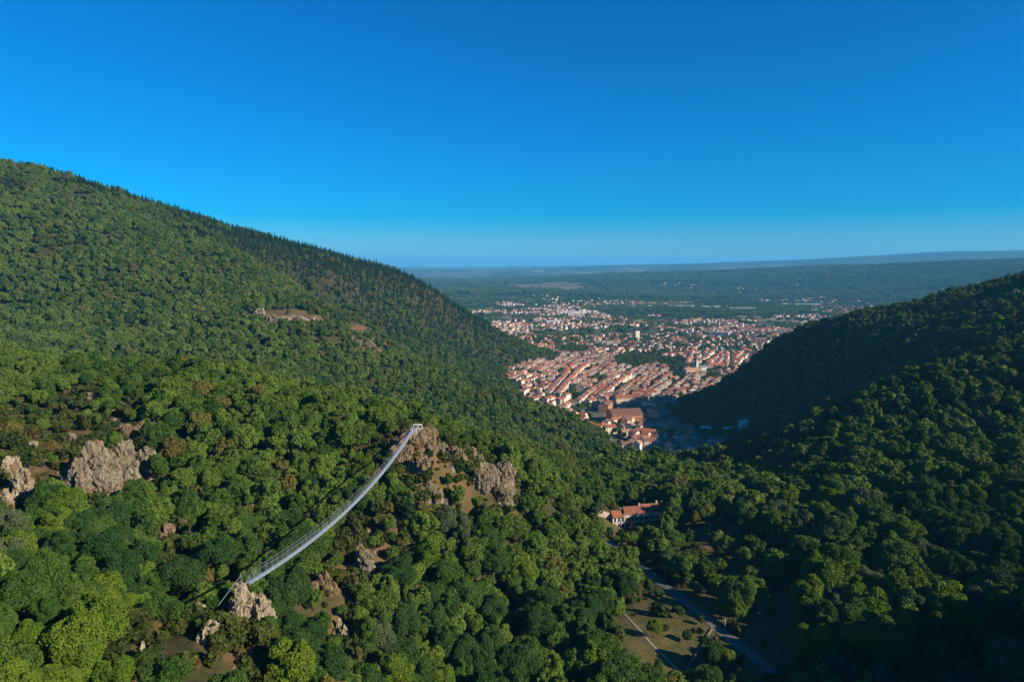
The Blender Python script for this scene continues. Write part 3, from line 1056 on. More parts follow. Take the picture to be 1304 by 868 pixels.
# shaded houses in the mouth of the side valley
for k, (px, py, w, rf, lab) in enumerate([(872, 552, 16, 'slate', "slate roofed house highest in the shaded valley mouth"), (884, 560, 13, 'red', "small red roofed house in the shaded valley mouth"),
                                          (876, 571, 20, 'red', "wide red roofed house lowest in the shaded valley mouth"), (884, 576, 15, 'slate', "pale house just above the near hill crest in shade"),
                                          (900, 553, 14, 'white', "pale flat roofed house in the middle of the shaded valley"), (921, 565, 14, 'red', "red roofed house right in the shaded valley"),
                                          (928, 553, 12, 'white', "white house against the dark hill foot"), (946, 549, 10, 'white', "tall white house farthest right in the shaded valley"),
                                          (866, 562, 14, 'brown', "brown roofed house at the left of the shaded valley"), (911, 568, 18, 'slate', "long low pale house in the shaded valley"),
                                          (937, 556, 14, 'brown', "brown roofed house beside the white one at the hill foot")]):
    g = ground_at(px, py, 600, 1000)
    gable("town_house", lab, "house", px, py, R(20 + 30 * k), w, 10, 8 if 'tall' not in lab else 13, 2.2, WALL['white'], ROOF[rf], (4, 2, 0.9, 1.3), z=g)

# ------------------------------------------------------------------ the hamlet house by the lane
def rot_at(a, b):
    return math.atan2(b.y - a.y, b.x - a.x)


hm = ground_at(806, 668, 250, 400)
HX, HY, HZ = hm.x, hm.y, hm.z
hrot = R(9)
farm_spec = [(-8.6, 0.4, 6.2, 7.4, 6.3, 1.7, 'grey', 'orange', "lowest farmhouse with orange roof and white shuttered grey front", (3, 2)),
             (-0.4, 1.2, 9.8, 8.4, 7.6, 2.0, 'cream', 'red', "middle farmhouse of the terrace with rust red roof and tan wall", (4, 2)),
             (9.3, 1.9, 9.2, 8.4, 8.2, 2.0, 'cream', 'red', "right hand farmhouse of the terrace, its wall hidden by trees", (3, 2))]
for lx, ly, w, d, h, rise, wl_, rf, lab, (nw, nf) in farm_spec:
    x = HX + lx * math.cos(hrot) - ly * math.sin(hrot)
    y = HY + lx * math.sin(hrot) + ly * math.cos(hrot)
    root = empty("farmhouse", (x, y, HZ - 0.4), hrot)
    tag(root, lab, "house", "farmhouses in a terrace above the lane")
    MB().poly(*wall_mesh(w - 0.02, d, h, rise)).build("wall", WALL[wl_], root)
    V, F = roof_mesh(w - 0.5, d, h, rise, 0.5, 0.2)
    rb = MB().poly(V, F).build("roof", ROOF[rf], root)
    MB().box((0, 0, h + rise + 0.2), (w - 0.1, 0.35, 0.16)).build("ridge_tiles", ROOF['pale'], rb)
    cm = add("chimney", chim_me, rb, (w / 2 - 0.6, 0.9, h + rise + 0.3))
    for fl in range(nf):
        for q in range(nw):
            wx = (q + 0.5) / nw * w - w / 2
            fr = MB().box((wx, -d / 2 - 0.02, 1.9 + fl * 2.9), (1.15, 0.1, 1.7)).build("window", M['glass'], root)
            for s in (-1, 1):
                MB().box((wx + s * 0.85, -d / 2 - 0.05, 1.9 + fl * 2.9), (0.5, 0.08, 1.7)).build("shutter", M['white'] if wl_ == 'grey' else M['wood'], fr)
    MB().box((w * 0.25, -d / 2 - 0.04, 0.9), (1.0, 0.1, 2.1)).build("door", M['wood'], root)
ae = MB().tube([(0, 0, 0), (0, 0, 3.2)], 0.07).box((0, 0, 3.0), (1.4, 0.06, 0.06)).box((0, 0, 2.6), (1.0, 0.06, 0.06))
a0 = ae.build("roof_aerial", M['steel'], None, (HX + 6.2, HY + 3.6, HZ + 9.6))
tag(a0, "thin metal aerial standing on the right farmhouse roof", "aerial")
# yard wall left of the farmhouses
def stone_wall(label, pts, h, th, mat, coping=None):
    m, c = MB(), MB()
    root = empty("garden_wall", (pts[0].x, pts[0].y, h1(pts[0].x, pts[0].y)))
    o = root.location
    n = 0
    dense = []
    for a, b in zip(pts[:-1], pts[1:]):
        k = max(1, int((b - a).length / 3))
        dense += [a.lerp(b, i / k) for i in range(k)]
    dense.append(pts[-1])
    for i in range(len(dense) - 1):
        a, b = dense[i], dense[i + 1]
        ca, cb = h1(a.x, a.y) - o.z, h1(b.x, b.y) - o.z
        t = Vector((b.x - a.x, b.y - a.y, 0)).normalized()
        nn_ = Vector((t.y, -t.x, 0)) * (th / 2)
        P = []
        for (p, zb) in ((a, ca), (b, cb)):
            for s in (-1, 1):
                for zz in (zb - 0.8, zb + h):
                    P.append((p.x - o.x + s * nn_.x, p.y - o.y + s * nn_.y, zz))
        m.poly(P, [(0, 4, 5, 1), (2, 3, 7, 6), (1, 5, 7, 3), (0, 1, 3, 2), (4, 6, 7, 5)])
        Q = []
        for (p, zb) in ((a, cb if False else ca), (b, cb)):
            for s in (-1.25, 1.25):
                for zz in (zb + h + 0.003, zb + h + 0.12):
                    Q.append((p.x - o.x + s * nn_.x, p.y - o.y + s * nn_.y, zz))
        c.poly(Q, [(0, 4, 5, 1), (2, 3, 7, 6), (1, 5, 7, 3), (0, 1, 3, 2), (4, 6, 7, 5), (0, 2, 6, 4)])
    m.build("masonry", mat, root)
    c.build("coping", coping or M['concrete'], root)
    tag(root, label, "wall")
    return root


lft = Vector((HX - 11.9 * math.cos(hrot) - 0.4, HY - 11.9 * math.sin(hrot), 0))
stone_wall("tan rendered yard wall running left from the lowest farmhouse", [lft + Vector((-6.6, -1.6, 0)), lft], 3.2, 0.5, WALL['pink'], ROOF['brown'])
gA, gB = ground_at(784, 763, 150, 300), ground_at(785, 842, 150, 300)
stone_wall("brown garden wall along the left edge of the sunny garden", [gA, gB], 1.1, 0.4, M['wood'], M['wood'])
gC, gD = ground_at(907, 801, 150, 300), ground_at(872, 860, 150, 300)
stone_wall("low dark wall slanting across the shaded lower garden", [gC, gD], 0.45, 0.35, M['wood'], M['wood'])
tA, tB = ground_at(716, 668, 250, 400), ground_at(748, 667, 250, 400)
stone_wall("rust red terrace wall among trees left of the farmhouses", [tA, tB], 1.8, 0.6, ROOF['orange'], ROOF['pale'])

# poles
def pole(px, py, h, r, label, arms=0, mat='wood', lean=0.0, dd=(100, 420)):
    g = ground_at(px, py, *dd)
    root = empty("utility_pole", (g.x, g.y, g.z - 0.3))
    tag(root, label, "pole")
    MB().tube([(0, 0, 0), (lean, 0, h)], r, r * 0.7, 8).build("pole", M[mat], root, smooth=True)
    if arms:
        MB().box((lean, -0.12, h - 0.5), (1.5, 0.12, 0.12)).box((lean, -0.12, h - 1.1), (1.1, 0.12, 0.12)).build("crossarm", M[mat], root)
    for k in range(2):
        MB().tube([(lean - 0.5 + k, -0.12, h - 0.42), (lean - 0.5 + k, -0.12, h - 0.15)], 0.07, 0.05).build("insulator", M['white'], root)
    return root


pole(795, 672, 8, 0.16, "pale pole in front of the lowest farmhouse", 1, 'concrete')
pole(846, 740, 6.5, 0.14, "wooden pole at the far bend of the lane", 1)
pole(907, 822, 7.5, 0.17, "grey wooden pole beside the lower garden wall", 1)
pole(923, 803, 4.5, 0.10, "thin white pole on the near side of the lane", 0, 'white')
pole(118, 690, 6.0, 0.10, "slim pale pole in the ravine left of the footbridge", 0, 'pale_bark')
pole(978, 732, 4.0, 0.10, "short grey post on the dark meadow right of the lane", 0, 'concrete')
pole(442, 420, 9, 0.16, "pole standing beside the dark tree above the hillside quarry", 1, 'concrete', 0, (700, 1000))

# small yellow-orange digger in the yard
g = ground_at(765, 712, 230, 330)
dg = empty("mini_digger", (g.x, g.y, g.z + 0.05), R(40))
tag(dg, "small orange digger with a pale cab roof in the leafy yard", "digger")
for s in (-1, 1):
    MB().box((0, s * 0.62, 0.27), (1.75, 0.36, 0.5)).tube([(-0.85, s * 0.62 - 0.18, 0.27), (-0.85, s * 0.62 + 0.18, 0.27)], 0.25, n=10).tube([(0.85, s * 0.62 - 0.18, 0.27), (0.85, s * 0.62 + 0.18, 0.27)], 0.25, n=10).build("track", M['tyre'], dg)
MB().box((-0.2, 0, 0.95), (1.6, 1.35, 0.75)).box((-0.75, 0, 1.4), (0.6, 1.2, 0.3)).build("body", M['orange'], dg)
cb = MB().box((0.15, 0.05, 1.75), (0.9, 0.95, 0.84)).build("cab", M['glass'], dg)
MB().box((0.1, 0.05, 2.25), (1.15, 1.1, 0.14)).build("cab_roof", M['white'], cb)
ar = MB().tube([(0.6, 0, 1.1), (1.5, 0, 2.5), (2.4, 0, 2.2)], 0.14, 0.11, 6).tube([(2.4, 0, 2.2), (2.6, 0, 0.9)], 0.1, 0.09, 6).build("boom", M['orange'], dg)
MB().poly([(2.4, -0.3, 0.9), (2.9, -0.3, 0.8), (2.7, -0.3, 0.3), (2.4, 0.3, 0.9), (2.9, 0.3, 0.8), (2.7, 0.3, 0.3)], [(0, 1, 2), (5, 4, 3), (0, 3, 4, 1), (1, 4, 5, 2), (2, 5, 3, 0)]).build("bucket", M['tyre'], ar)

# blue water butt and white garden things
g = ground_at(903, 833, 150, 260)
wbt = MB().tube([(0, 0, 0), (0, 0, 0.25), (0, 0, 1.1), (0, 0, 1.3)], 0.55, 0.5, 14).build("water_barrel", M['blue'], None, (g.x, g.y, g.z - 0.05))
tag(wbt, "blue plastic barrel standing in the shaded lower garden", "barrel")
# white van on the far hillside road
g = ground_at(428, 411, 700, 1000)
vn = empty("van", (g.x, g.y, g.z), R(5))
tag(vn, "tiny white van parked on the hillside road next to the dark tree", "van")
MB().box((0, 0, 1.25), (3.4, 1.9, 1.8)).box((2.1, 0, 0.9), (0.9, 1.8, 1.0)).build("body", M['white'], vn)
MB().box((1.72, 0, 1.75), (0.1, 1.6, 0.6)).build("windscreen", M['glass'], vn)
for sx in (-1.1, 1.7):
    for sy in (-0.9, 0.9):
        MB().tube([(sx, sy - 0.1, 0.36), (sx, sy + 0.1, 0.36)], 0.36, n=12).build("wheel", M['tyre'], vn)

# ------------------------------------------------------------------ rocks
def ico_dirs(n=4):
    bm = bmesh.new()
    bmesh.ops.create_icosphere(bm, subdivisions=n, radius=1)
    V = np.array([v.co[:] for v in bm.verts])
    F = np.array([[v.index for v in f.verts] for f in bm.faces])
    bm.free()
    return V / np.linalg.norm(V, axis=1, keepdims=True), F


ID4, IF4 = ico_dirs(5)


def rock_chunk(hx, hy, hz, seed):
    g = np.random.default_rng(seed)
    n = []
    for k in range(11):
        a = 2 * math.pi * (k + g.uniform(-0.35, 0.35)) / 11
        n.append((math.cos(a), math.sin(a), g.uniform(-0.1, 0.3)))
    for k in range(6):
        a = g.uniform(0, 2 * math.pi)
        n.append((math.cos(a) * 0.7, math.sin(a) * 0.7, g.uniform(0.45, 1.0)))
    n += [(0.1, -0.1, 1), (0, 0, -1)]
    n = np.array(n)
    n /= np.linalg.norm(n, axis=1, keepdims=True)
    off = g.uniform(0.72, 1.0, len(n))
    dot = ID4 @ n.T
    r = np.where(dot > 0.05, off / np.maximum(dot, 0.05), 9).min(1)
    P = ID4 * np.minimum(r, 1.45)[:, None] * np.array([hx, hy, hz])
    s = min(hx, hy, hz)
    out = np.empty_like(P)
    so = seed * 7.7
    tilt = g.uniform(-0.35, 0.35)
    vs = max(0.6, 0.62 * s)
    for i, (p, d) in enumerate(zip(P, ID4)):
        # jointed blocks: every cell of a stretched, tilted lattice stands out or back by its own amount
        q = Vector(((p[0] + tilt * p[2]) / vs + so, p[1] / vs, p[2] / (vs * 1.25)))
        q += mnoise.noise_vector(q * 0.8) * 0.35
        dist, pts = mnoise.voronoi(q)
        c1 = mnoise.cell(pts[0] * 3.7)
        edge = min(1.0, (dist[1] - dist[0]) * 3.2)
        q3 = q * 2.7
        d3, p3 = mnoise.voronoi(q3)
        c3 = mnoise.cell(p3[0] * 5.1)
        k = 0.20 * s * (c1 - 0.5) - 0.09 * s * (1 - edge) + 0.09 * s * (c3 - 0.5) - 0.05 * s * (1 - min(1.0, (d3[1] - d3[0]) * 3)) + 0.05 * s * mnoise.noise(q * 6)
        out[i] = p + d * k
    return out


_rk = [100]
ROCKPOS = []


def crag(name, label, mat, chunks, dmin=60, dmax=1200, depth=0.75, sub=3):
    """chunks: (px, py, width px, height px) of each rock mass; every mass is broken into a few jointed blocks.
    Masses that do not touch become rocks of their own."""
    blocks = []
    for px, py, w, h in chunks:
        g = ground_at(px, py + h * 0.30, dmin, dmax)
        c = at(px, py, g.y)
        sc = g.y / FOC
        W, Hh = w * sc, h * sc
        ROCKPOS.append((c.x, c.y, max(W, Hh) * 0.5))
        for k in range(sub):
            _rk[0] += 1
            gg = np.random.default_rng(_rk[0])
            f = 1.0 if k == 0 else gg.uniform(0.45, 0.75)
            ox = 0 if k == 0 else gg.uniform(-0.34, 0.34) * W
            oz = 0 if k == 0 else gg.uniform(-0.36, 0.18) * Hh
            oy = W * 0.12 if k == 0 else gg.uniform(-0.25, 0.1) * W * depth
            P = rock_chunk(W * 0.47 * f, max(W, Hh * 0.5) * depth * 0.5 * f, Hh * 0.52 * (f if k == 0 else f * 1.15), _rk[0])
            a = gg.uniform(-0.5, 0.5)
            ca_, sa_ = math.cos(a), math.sin(a)
            P = np.stack([P[:, 0] * ca_ - P[:, 1] * sa_, P[:, 0] * sa_ + P[:, 1] * ca_, P[:, 2]], 1)
            P += np.array([c.x + ox, c.y + oy, c.z + oz])
            blocks.append((P, px, py))
    n = len(blocks)
    grp = list(range(n))
    for i in range(n):
        for j in range(i):
            lo = np.maximum(blocks[i][0].min(0), blocks[j][0].min(0))
            hi = np.minimum(blocks[i][0].max(0), blocks[j][0].max(0))
            need = 0.12 * np.minimum(np.ptp(blocks[i][0], axis=0), np.ptp(blocks[j][0], axis=0))
            if np.all(hi - lo > need):
                a, b = grp[i], grp[j]
                grp = [b if q == a else q for q in grp]
    first = grp[0]
    used = {}
    for q in [first] + sorted(set(grp) - {first}):
        mem = [blocks[i] for i in range(n) if grp[i] == q]
        root = Vector(mem[0][0].mean(0))
        V = np.concatenate([m[0] for m in mem]) - np.array(root)
        F = np.concatenate([IF4 + k * len(ID4) for k in range(len(mem))])
        lab = label
        nm = name
        if q != first:
            dx, dy = mem[0][1] - chunks[0][0], mem[0][2] - chunks[0][1]
            rel = ("right of" if dx > 0 else "left of") if abs(dx) > abs(dy) else ("below" if dy > 0 else "above")
            lab = "smaller rock " + rel + " the " + " ".join(label.split()[:11])
            used[lab] = used.get(lab, 0) + 1
            if used[lab] > 1: lab = ("lesser", "least", "tiny")[used[lab] - 2] + lab[7:] 
            nm = "rock_outcrop"
        o = add(nm, np_mesh(nm, V, F, [M[mat]]), None, root)
        tag(o, lab, "rock")


crag("cliff", "tall grey cliff with vertical joints on the left slope of the ravine", 'rock', [(124, 603, 62, 84), (152, 594, 50, 62), (96, 615, 44, 66), (180, 585, 44, 36)], 120, 320, 0.7, 4)
crag("rock_outcrop", "tan ledge of broken rock above the tall grey cliff", 'rock_tan', [(160, 549, 26, 22), (186, 545, 34, 20), (147, 560, 18, 18)], 120, 340)
crag("rock_outcrop", "broken grey rocks at upper left, two crown widths above the cliff", 'rock', [(118, 508, 26, 18), (104, 522, 14, 16), (132, 500, 18, 12)], 120, 340)
crag("rock_outcrop", "small tan rock just below the ruin wall's left side", 'rock_tan', [(150, 481, 22, 13), (78, 472, 16, 14)], 120, 360)
crag("rock_outcrop", "grey rib of rock hidden between trees left of the cliff", 'rock', [(92, 562, 14, 26), (84, 575, 12, 16), (33, 500, 8, 18)], 120, 340)
crag("cliff", "pale streaked cliff cut by the left edge of the picture", 'rock_pale', [(28, 622, 36, 58), (12, 600, 30, 48), (6, 640, 24, 44), (40, 572, 20, 26)], 100, 320, 0.7)
crag("rock_knoll", "rust brown knoll that anchors the far end of the footbridge", 'rock_tan', [(524, 567, 44, 42), (543, 562, 30, 42), (503, 577, 30, 30), (552, 556, 20, 30), (530, 590, 34, 22)], 200, 300, 0.9, 4)
crag("rock_outcrop", "jagged grey rib of rock between the knoll and the square crag", 'rock', [(578, 577, 28, 22), (600, 578, 22, 22), (562, 572, 16, 18), (611, 588, 18, 22)], 220, 330)
crag("square_crag", "big square grey crag, sunlit on the right and black in shade on the left", 'rock', [(642, 606, 38, 48), (622, 604, 30, 38), (640, 630, 40, 34), (612, 612, 26, 40)], 200, 330, 0.85, 3)
crag("rock_outcrop", "dark broken rocks on the dry slope below the knoll", 'rock', [(556, 634, 20, 26), (548, 628, 12, 16), (566, 642, 14, 16), (545, 617, 10, 12)], 180, 300)
crag("boulder", "pale boulder on dry grass right of the footbridge", 'rock_pale', [(548, 605, 4, 4)], 180, 300, 1.0, 1)
crag("boulder", "flat pinkish boulder in the bushes under the square crag", 'rock_tan', [(585, 661, 13, 9)], 180, 320, 1.0, 2)
crag("rock_pinnacle", "pale pinnacle at the near end of the footbridge", 'rock_pale', [(306, 754, 24, 30), (310, 776, 48, 46), (302, 790, 36, 40)], 100, 150, 0.9, 3)
crag("rock_outcrop", "pale rock shoulder right of the near bridge pinnacle", 'rock_pale', [(332, 774, 40, 40), (340, 790, 30, 30)], 100, 150, 0.9, 3)
crag("rock_outcrop", "grey cracked rock below left of the near bridge pinnacle", 'rock_pale', [(254, 788, 34, 44), (268, 806, 34, 36), (280, 818, 24, 20)], 90, 150, 0.9, 3)
crag("boulder", "white boulder on the grassy strip beside the bright green trees", 'rock_pale', [(169, 782, 13, 16)], 80, 140, 1.0, 2)
crag("rock_outcrop", "pale streak of rock at the bottom edge under the white boulder", 'rock_pale', [(181, 832, 12, 30), (174, 855, 12, 24)], 80, 140, 0.9, 2)
crag("rock_outcrop", "pinkish rock wall in the shaded ravine left of the bridge", 'rock_tan', [(214, 678, 22, 30), (226, 666, 22, 16), (266, 672, 10, 34), (205, 690, 10, 24)], 130, 200)
crag("boulder", "big rounded tan boulder in the ravine behind the near bridge end", 'rock_tan', [(255, 716, 34, 30), (244, 726, 20, 22)], 120, 190, 1.0, 2)
crag("rock_outcrop", "tall grey rib of rock under the middle of the footbridge", 'rock', [(464, 718, 34, 44), (457, 704, 26, 28)], 150, 260)
crag("rock_outcrop", "brown rock step left of the tall rib under the bridge", 'rock_tan', [(412, 742, 24, 30), (400, 748, 16, 22), (425, 748, 12, 18)], 130, 240)
crag("rock_outcrop", "white jointed rock low in the gully under the footbridge", 'rock_pale', [(439, 810, 14, 34), (445, 822, 14, 18), (432, 795, 8, 20)], 120, 220)
crag("rock_outcrop", "grey broken rocks on the spur of the far left hill", 'rock', [(470, 440, 18, 16), (484, 450, 12, 12), (455, 436, 14, 10), (447, 431, 8, 8)], 760, 1000)
crag("quarry_face", "long pale rock cutting along the hillside road on the left hill", 'rock_pale', [(345, 405, 26, 13), (362, 408, 26, 12), (380, 407, 28, 13), (400, 409, 28, 13), (414, 409, 16, 11), (330, 397, 18, 11)], 640, 950, 0.4, 2)
crag("rock_outcrop", "pale bare rock on the far right hill at the picture edge", 'rock_pale', [(1297, 378, 18, 18), (1290, 370, 8, 8)], 450, 800)

# ruin on the crest of the bridge spur
g = ground_at(232, 474, 200, 420)
sc_ = g.y / FOC
ru = empty("stone_ruin", (g.x, g.y, g.z), 0)
tag(ru, "ruined castle wall with a square stump on the crest at left", "ruin")
MB().box((-14.5 * sc_, 0, 3.2), (6.2 * sc_, 2.4, 9.0)).box((-15.5 * sc_, 0, 7.9), (4 * sc_, 2.2, 0.8)).build("tower_stump", WALL['cream'], ru)
mw = MB()
prof = [(-11, 13), (-4, 12.6), (-3.4, 9.5), (2, 11), (8, 10.8), (14, 9), (18, 8), (20, 4.5), (24, 1.5)]
for (x0, z0), (x1, z1) in zip(prof[:-1], prof[1:]):
    V = []
    for yy in (-0.5, 0.5):
        V += [(x0 * sc_, yy + 0.6, -2), (x1 * sc_, yy + 0.6, -2), (x1 * sc_, yy + 0.6, z1 * sc_ + 0.6), (x0 * sc_, yy + 0.6, z0 * sc_ + 0.6)]
    mw.poly(V, [(0, 1, 2, 3), (7, 6, 5, 4), (3, 2, 6, 7), (0, 3, 7, 4), (1, 5, 6, 2)])
mw.build("wall", WALL['stone'], ru)
MB().box((-8 * sc_, 0.07, 2.2), (1.6, 0.1, 2.2)).build("doorway", M['glass'], ru)

# ------------------------------------------------------------------ the footbridge
BA, BB = at(316, 742, 125.0), at(526, 547, 248.0)
SAG = 5.2
BDIR = Vector((BB.x - BA.x, BB.y - BA.y, 0)).normalized()
BN = Vector((BDIR.y, -BDIR.x, 0))
DW = 0.95
BLEN = (BB - BA).length


def bp(t, side=0.0, up=0.0):
    p = BA.lerp(BB, t)
    return p + BN * side + Vector((0, 0, up - 4 * SAG * t * (1 - t)))


br = empty("footbridge", tuple(BA))
tag(br, "long sagging steel cable footbridge with grating deck hung across the ravine", "footbridge")
NS = 120


def brl(v):
    return tuple(v - BA)


dk = MB()
for i in range(NS):
    t0, t1 = (i + 0.02) / NS, (i + 0.98) / NS
    V = []
    for up in (0.0, 0.06):
        V += [brl(bp(t0, -DW / 2, up)), brl(bp(t0, DW / 2, up)), brl(bp(t1, DW / 2, up)), brl(bp(t1, -DW / 2, up))]
    dk.poly(V, [(0, 3, 2, 1), (4, 5, 6, 7), (0, 1, 5, 4), (1, 2, 6, 5), (2, 3, 7, 6), (3, 0, 4, 7)])
dk.build("deck", M['deck'], br)
RH = 1.9
for s in (-1, 1):
    kick = MB()
    for i in range(NS):
        t0, t1 = i / NS, (i + 1) / NS
        a, b = bp(t0, s * (DW / 2 + 0.03), -0.12), bp(t1, s * (DW / 2 + 0.03), -0.08)
        V = [brl(a), brl(b), brl(b + Vector((0, 0, 0.08))), brl(a + Vector((0, 0, 0.08)))]
        V += [tuple(Vector(q) + BN * (0.05 * s)) for q in V]
        kick.poly(V, [(0, 1, 2, 3), (7, 6, 5, 4), (3, 2, 6, 7), (4, 5, 1, 0)])
    kick.build("edge_beam", M['deck'], br)
    MB().tube([brl(bp(i / NS, s * (DW / 2 + 0.1), RH)) for i in range(NS + 1)], 0.035, n=6).build("handrail_cable", M['steel'], br)
    for up, r in ((0.5, 0.010), (0.95, 0.010), (1.4, 0.010)):
        MB().tube([brl(bp(i / NS, s * (DW / 2 + 0.1), up)) for i in range(NS + 1)], r, n=4).build("side_cable", M['steel'], br)
    MB().tube([brl(bp(i / NS, s * (DW / 2 - 0.1), -0.1)) for i in range(NS + 1)], 0.06, n=6).build("main_cable", M['steel'], br)
post_me = {}
for s in (-1, 1):
    post_me[s] = MB().tube([tuple(BN * 0 + Vector((0, 0, -0.15))), (0, 0, RH)], 0.03, 0.026, 6).mesh("hanger_post", M['steel'])
for s in (-1, 1):
    for k in range(50):
        o = add("hanger_post", post_me[s], br)
        o.location = bp((k + 0.5) / 50, s * (DW / 2 + 0.1), 0) - BA
# wind stays under the deck
for (t0, s, px, py) in ((0.40, 1, 470, 690), (0.44, 1, 440, 705)):
    e = ground_at(px, py, 120, 300)
    MB().tube([brl(bp(t0, s * DW / 2, -0.1)), brl(e)], 0.025, n=4).build("wind_stay", M['steel'], br)
# anchors
for t, sg in ((0.0, -1), (1.0, 1)):
    p = bp(t) + BDIR * (sg * 0.9)
    if t > 0.5:
        MB().box(tuple(p - BA + Vector((0, 0, -0.9))), (2.2, 2.0, 1.7), math.atan2(BDIR.y, BDIR.x) - math.pi / 2).build("anchor_block", M['concrete'], br)
    for s in (-1, 1):
        q = p - BA + BN * (s * 0.85)
        MB().tube([tuple(q), tuple(q + Vector((0, 0, 2.3)))], 0.06, n=8).build("gate_post", M['steel'], br)
    for s in (-1, 1):
        MB().tube([tuple(p - BA + BN * (s * 0.85) + Vector((0, 0, 2.0))), tuple(p - BA + BDIR * (sg * 7) + BN * (s * 1.6) + Vector((0, 0, -0.5)))], 0.05, n=5).build("back_stay", M['steel'], br)
bp1 = bp(1.0) + BDIR * 2.6
gt = empty("gateway_platform", tuple(bp1 + Vector((0, 0, -0.2))), 0)
tag(gt, "white painted barrier and landing at the far end of the footbridge", "barrier")
MB().box((0.9, 0, 0.05), (4.4, 2.2, 0.25)).build("landing", M['concrete'], gt)
MB().box((1.0, 1.0, 1.35), (3.2, 0.14, 0.42)).build("board", M['white'], gt)
for x in (-0.7, 0.9, 2.6):
    MB().box((x, 1.0, 0.66), (0.16, 0.16, 1.0)).build("post", M['white'], gt)
# white notice board on the slope beyond the bridge
g = ground_at(481, 600, 150, 320)
sb = empty("notice_board", (g.x, g.y, g.z), R(-8))
tag(sb, "small blank white board on posts on the slope behind the upper footbridge", "board")
MB().box((0, 0, 1.5), (1.1, 0.07, 1.0)).build("panel", M['white'], sb)
for s in (-1, 1):
    MB().tube([(s * 0.45, 0.06, -0.4), (s * 0.45, 0.06, 1.9)], 0.05).build("post", M['steel'], sb)

# ------------------------------------------------------------------ tree meshes
def leaf_quads(P, Nrm, size, g, aspect=1.0):
    n = len(P)
    a = np.cross(Nrm, g.normal(size=(n, 3)))
    a /= np.linalg.norm(a, axis=1, keepdims=True) + 1e-9
    b = np.cross(Nrm, a)
    s = (size * g.uniform(0.6, 1.35, n))[:, None]
    bb = s * aspect * g.uniform(0.6, 1.0, n)[:, None]
    k = g.uniform(-0.35, 0.35, (4, n, 1))
    V = np.stack([P - a * s * (1 + k[0]) - b * bb * 0.6, P + a * s * 0.5 - b * bb * (1 + k[1]), P + a * s * (1 + k[2]) + b * bb * 0.5, P - a * s * 0.4 + b * bb * (1 + k[3])], 1)
    F = np.arange(n * 4).reshape(n, 4)
    return V.reshape(-1, 3), F


def broad_crown(seed, n, leaf, rad=3.7, zc=6.2, rz=3.6, lobes=18):
    """a crown of leafy bunches: leaf-sized faces over many overlapping lobes, with gaps between them"""
    g = np.random.default_rng(seed)
    C, Rr = [], []
    for k in range(lobes):
        d = g.normal(size=3)
        d /= np.linalg.norm(d)
        if d[2] < -0.72: d[2] *= -0.6
        q = g.uniform(0.42, 0.80)
        C.append(d * q * np.array([rad, rad, rz]) * np.array([1, 1, 1.0]))
        Rr.append(g.uniform(0.17, 0.42) * rad * (0.8 if d[2] > 0.6 else 1))
    C.append(np.zeros(3))
    Rr.append(rad * 0.55)
    C, Rr = np.array(C), np.array(Rr)
    w = Rr ** 2
    lob = g.choice(len(C), n * 2, p=w / w.sum())
    d = g.normal(size=(n * 2, 3))
    d /= np.linalg.norm(d, axis=1, keepdims=True)
    d[:, 2] = np.where(d[:, 2] < -0.62, -d[:, 2], d[:, 2])
    q = 1.10 - 0.42 * g.random(n * 2) ** 1.3
    P = C[lob] + d * (Rr[lob] * q)[:, None]
    dist = np.linalg.norm(P[:, None] - C[None], axis=2) / Rr[None]
    dist[np.arange(len(P)), lob] = 9
    P, d = P[dist.min(1) > 0.78][:n], d[dist.min(1) > 0.78][:n]
    nr = d * 0.62 + g.normal(size=d.shape) * 0.6 + np.array([0, 0, 0.2])
    nr /= np.linalg.norm(nr, axis=1, keepdims=True)
    V, F = leaf_quads(P + np.array([0, 0, zc]), nr, leaf, g)
    return V, F, C + np.array([0, 0, zc])


def trunk_mb(C, h=6.0, r=0.24, seed=0, limbs=5):
    g = random.Random(seed)
    m = MB()
    m.tube([(0, 0, -1.2), (0.05, 0.02, h * 0.3), (-0.05, 0.08, h * 0.6), (0.04, 0.0, h)], r * 1.3, r * 0.45, 7)
    idx = list(range(len(C) - 1))
    g.shuffle(idx)
    for i in idx[:limbs]:
        z0 = h * g.uniform(0.35, 0.75)
        c = C[i]
        m.tube([(0, 0, z0), (c[0] * 0.5, c[1] * 0.5, z0 + (c[2] - z0) * 0.6), tuple(c)], r * 0.42, r * 0.12, 5)
    return m


def conifer_crown(seed, n, leaf, h=12.0, rad=2.3, z0=1.2):
    g = np.random.default_rng(seed)
    t = 1 - np.sqrt(g.random(n))
    tier = np.round(t * 14) / 14 + g.normal(size=n) * 0.012
    t = np.clip(0.45 * t + 0.55 * tier, 0, 1)
    a = g.uniform(0, 2 * math.pi, n)
    lump = 0.8 + 0.28 * np.sin(a * 3 + t * 30 + seed) + 0.15 * np.sin(a * 7 + t * 51)
    q = (1 - 0.5 * g.random(n) ** 1.6)
    rr = rad * (1 - t) ** 0.85 * q * lump + 0.05
    P = np.stack([np.cos(a) * rr, np.sin(a) * rr, z0 + t * (h - z0) - 0.25 * rr], 1)
    nr = np.stack([np.cos(a) * 0.6, np.sin(a) * 0.6, np.full(n, 0.65)], 1) + g.normal(size=(n, 3)) * 0.35
    nr /= np.linalg.norm(nr, axis=1, keepdims=True)
    V, F = leaf_quads(P, nr, leaf, g)
    return V, F


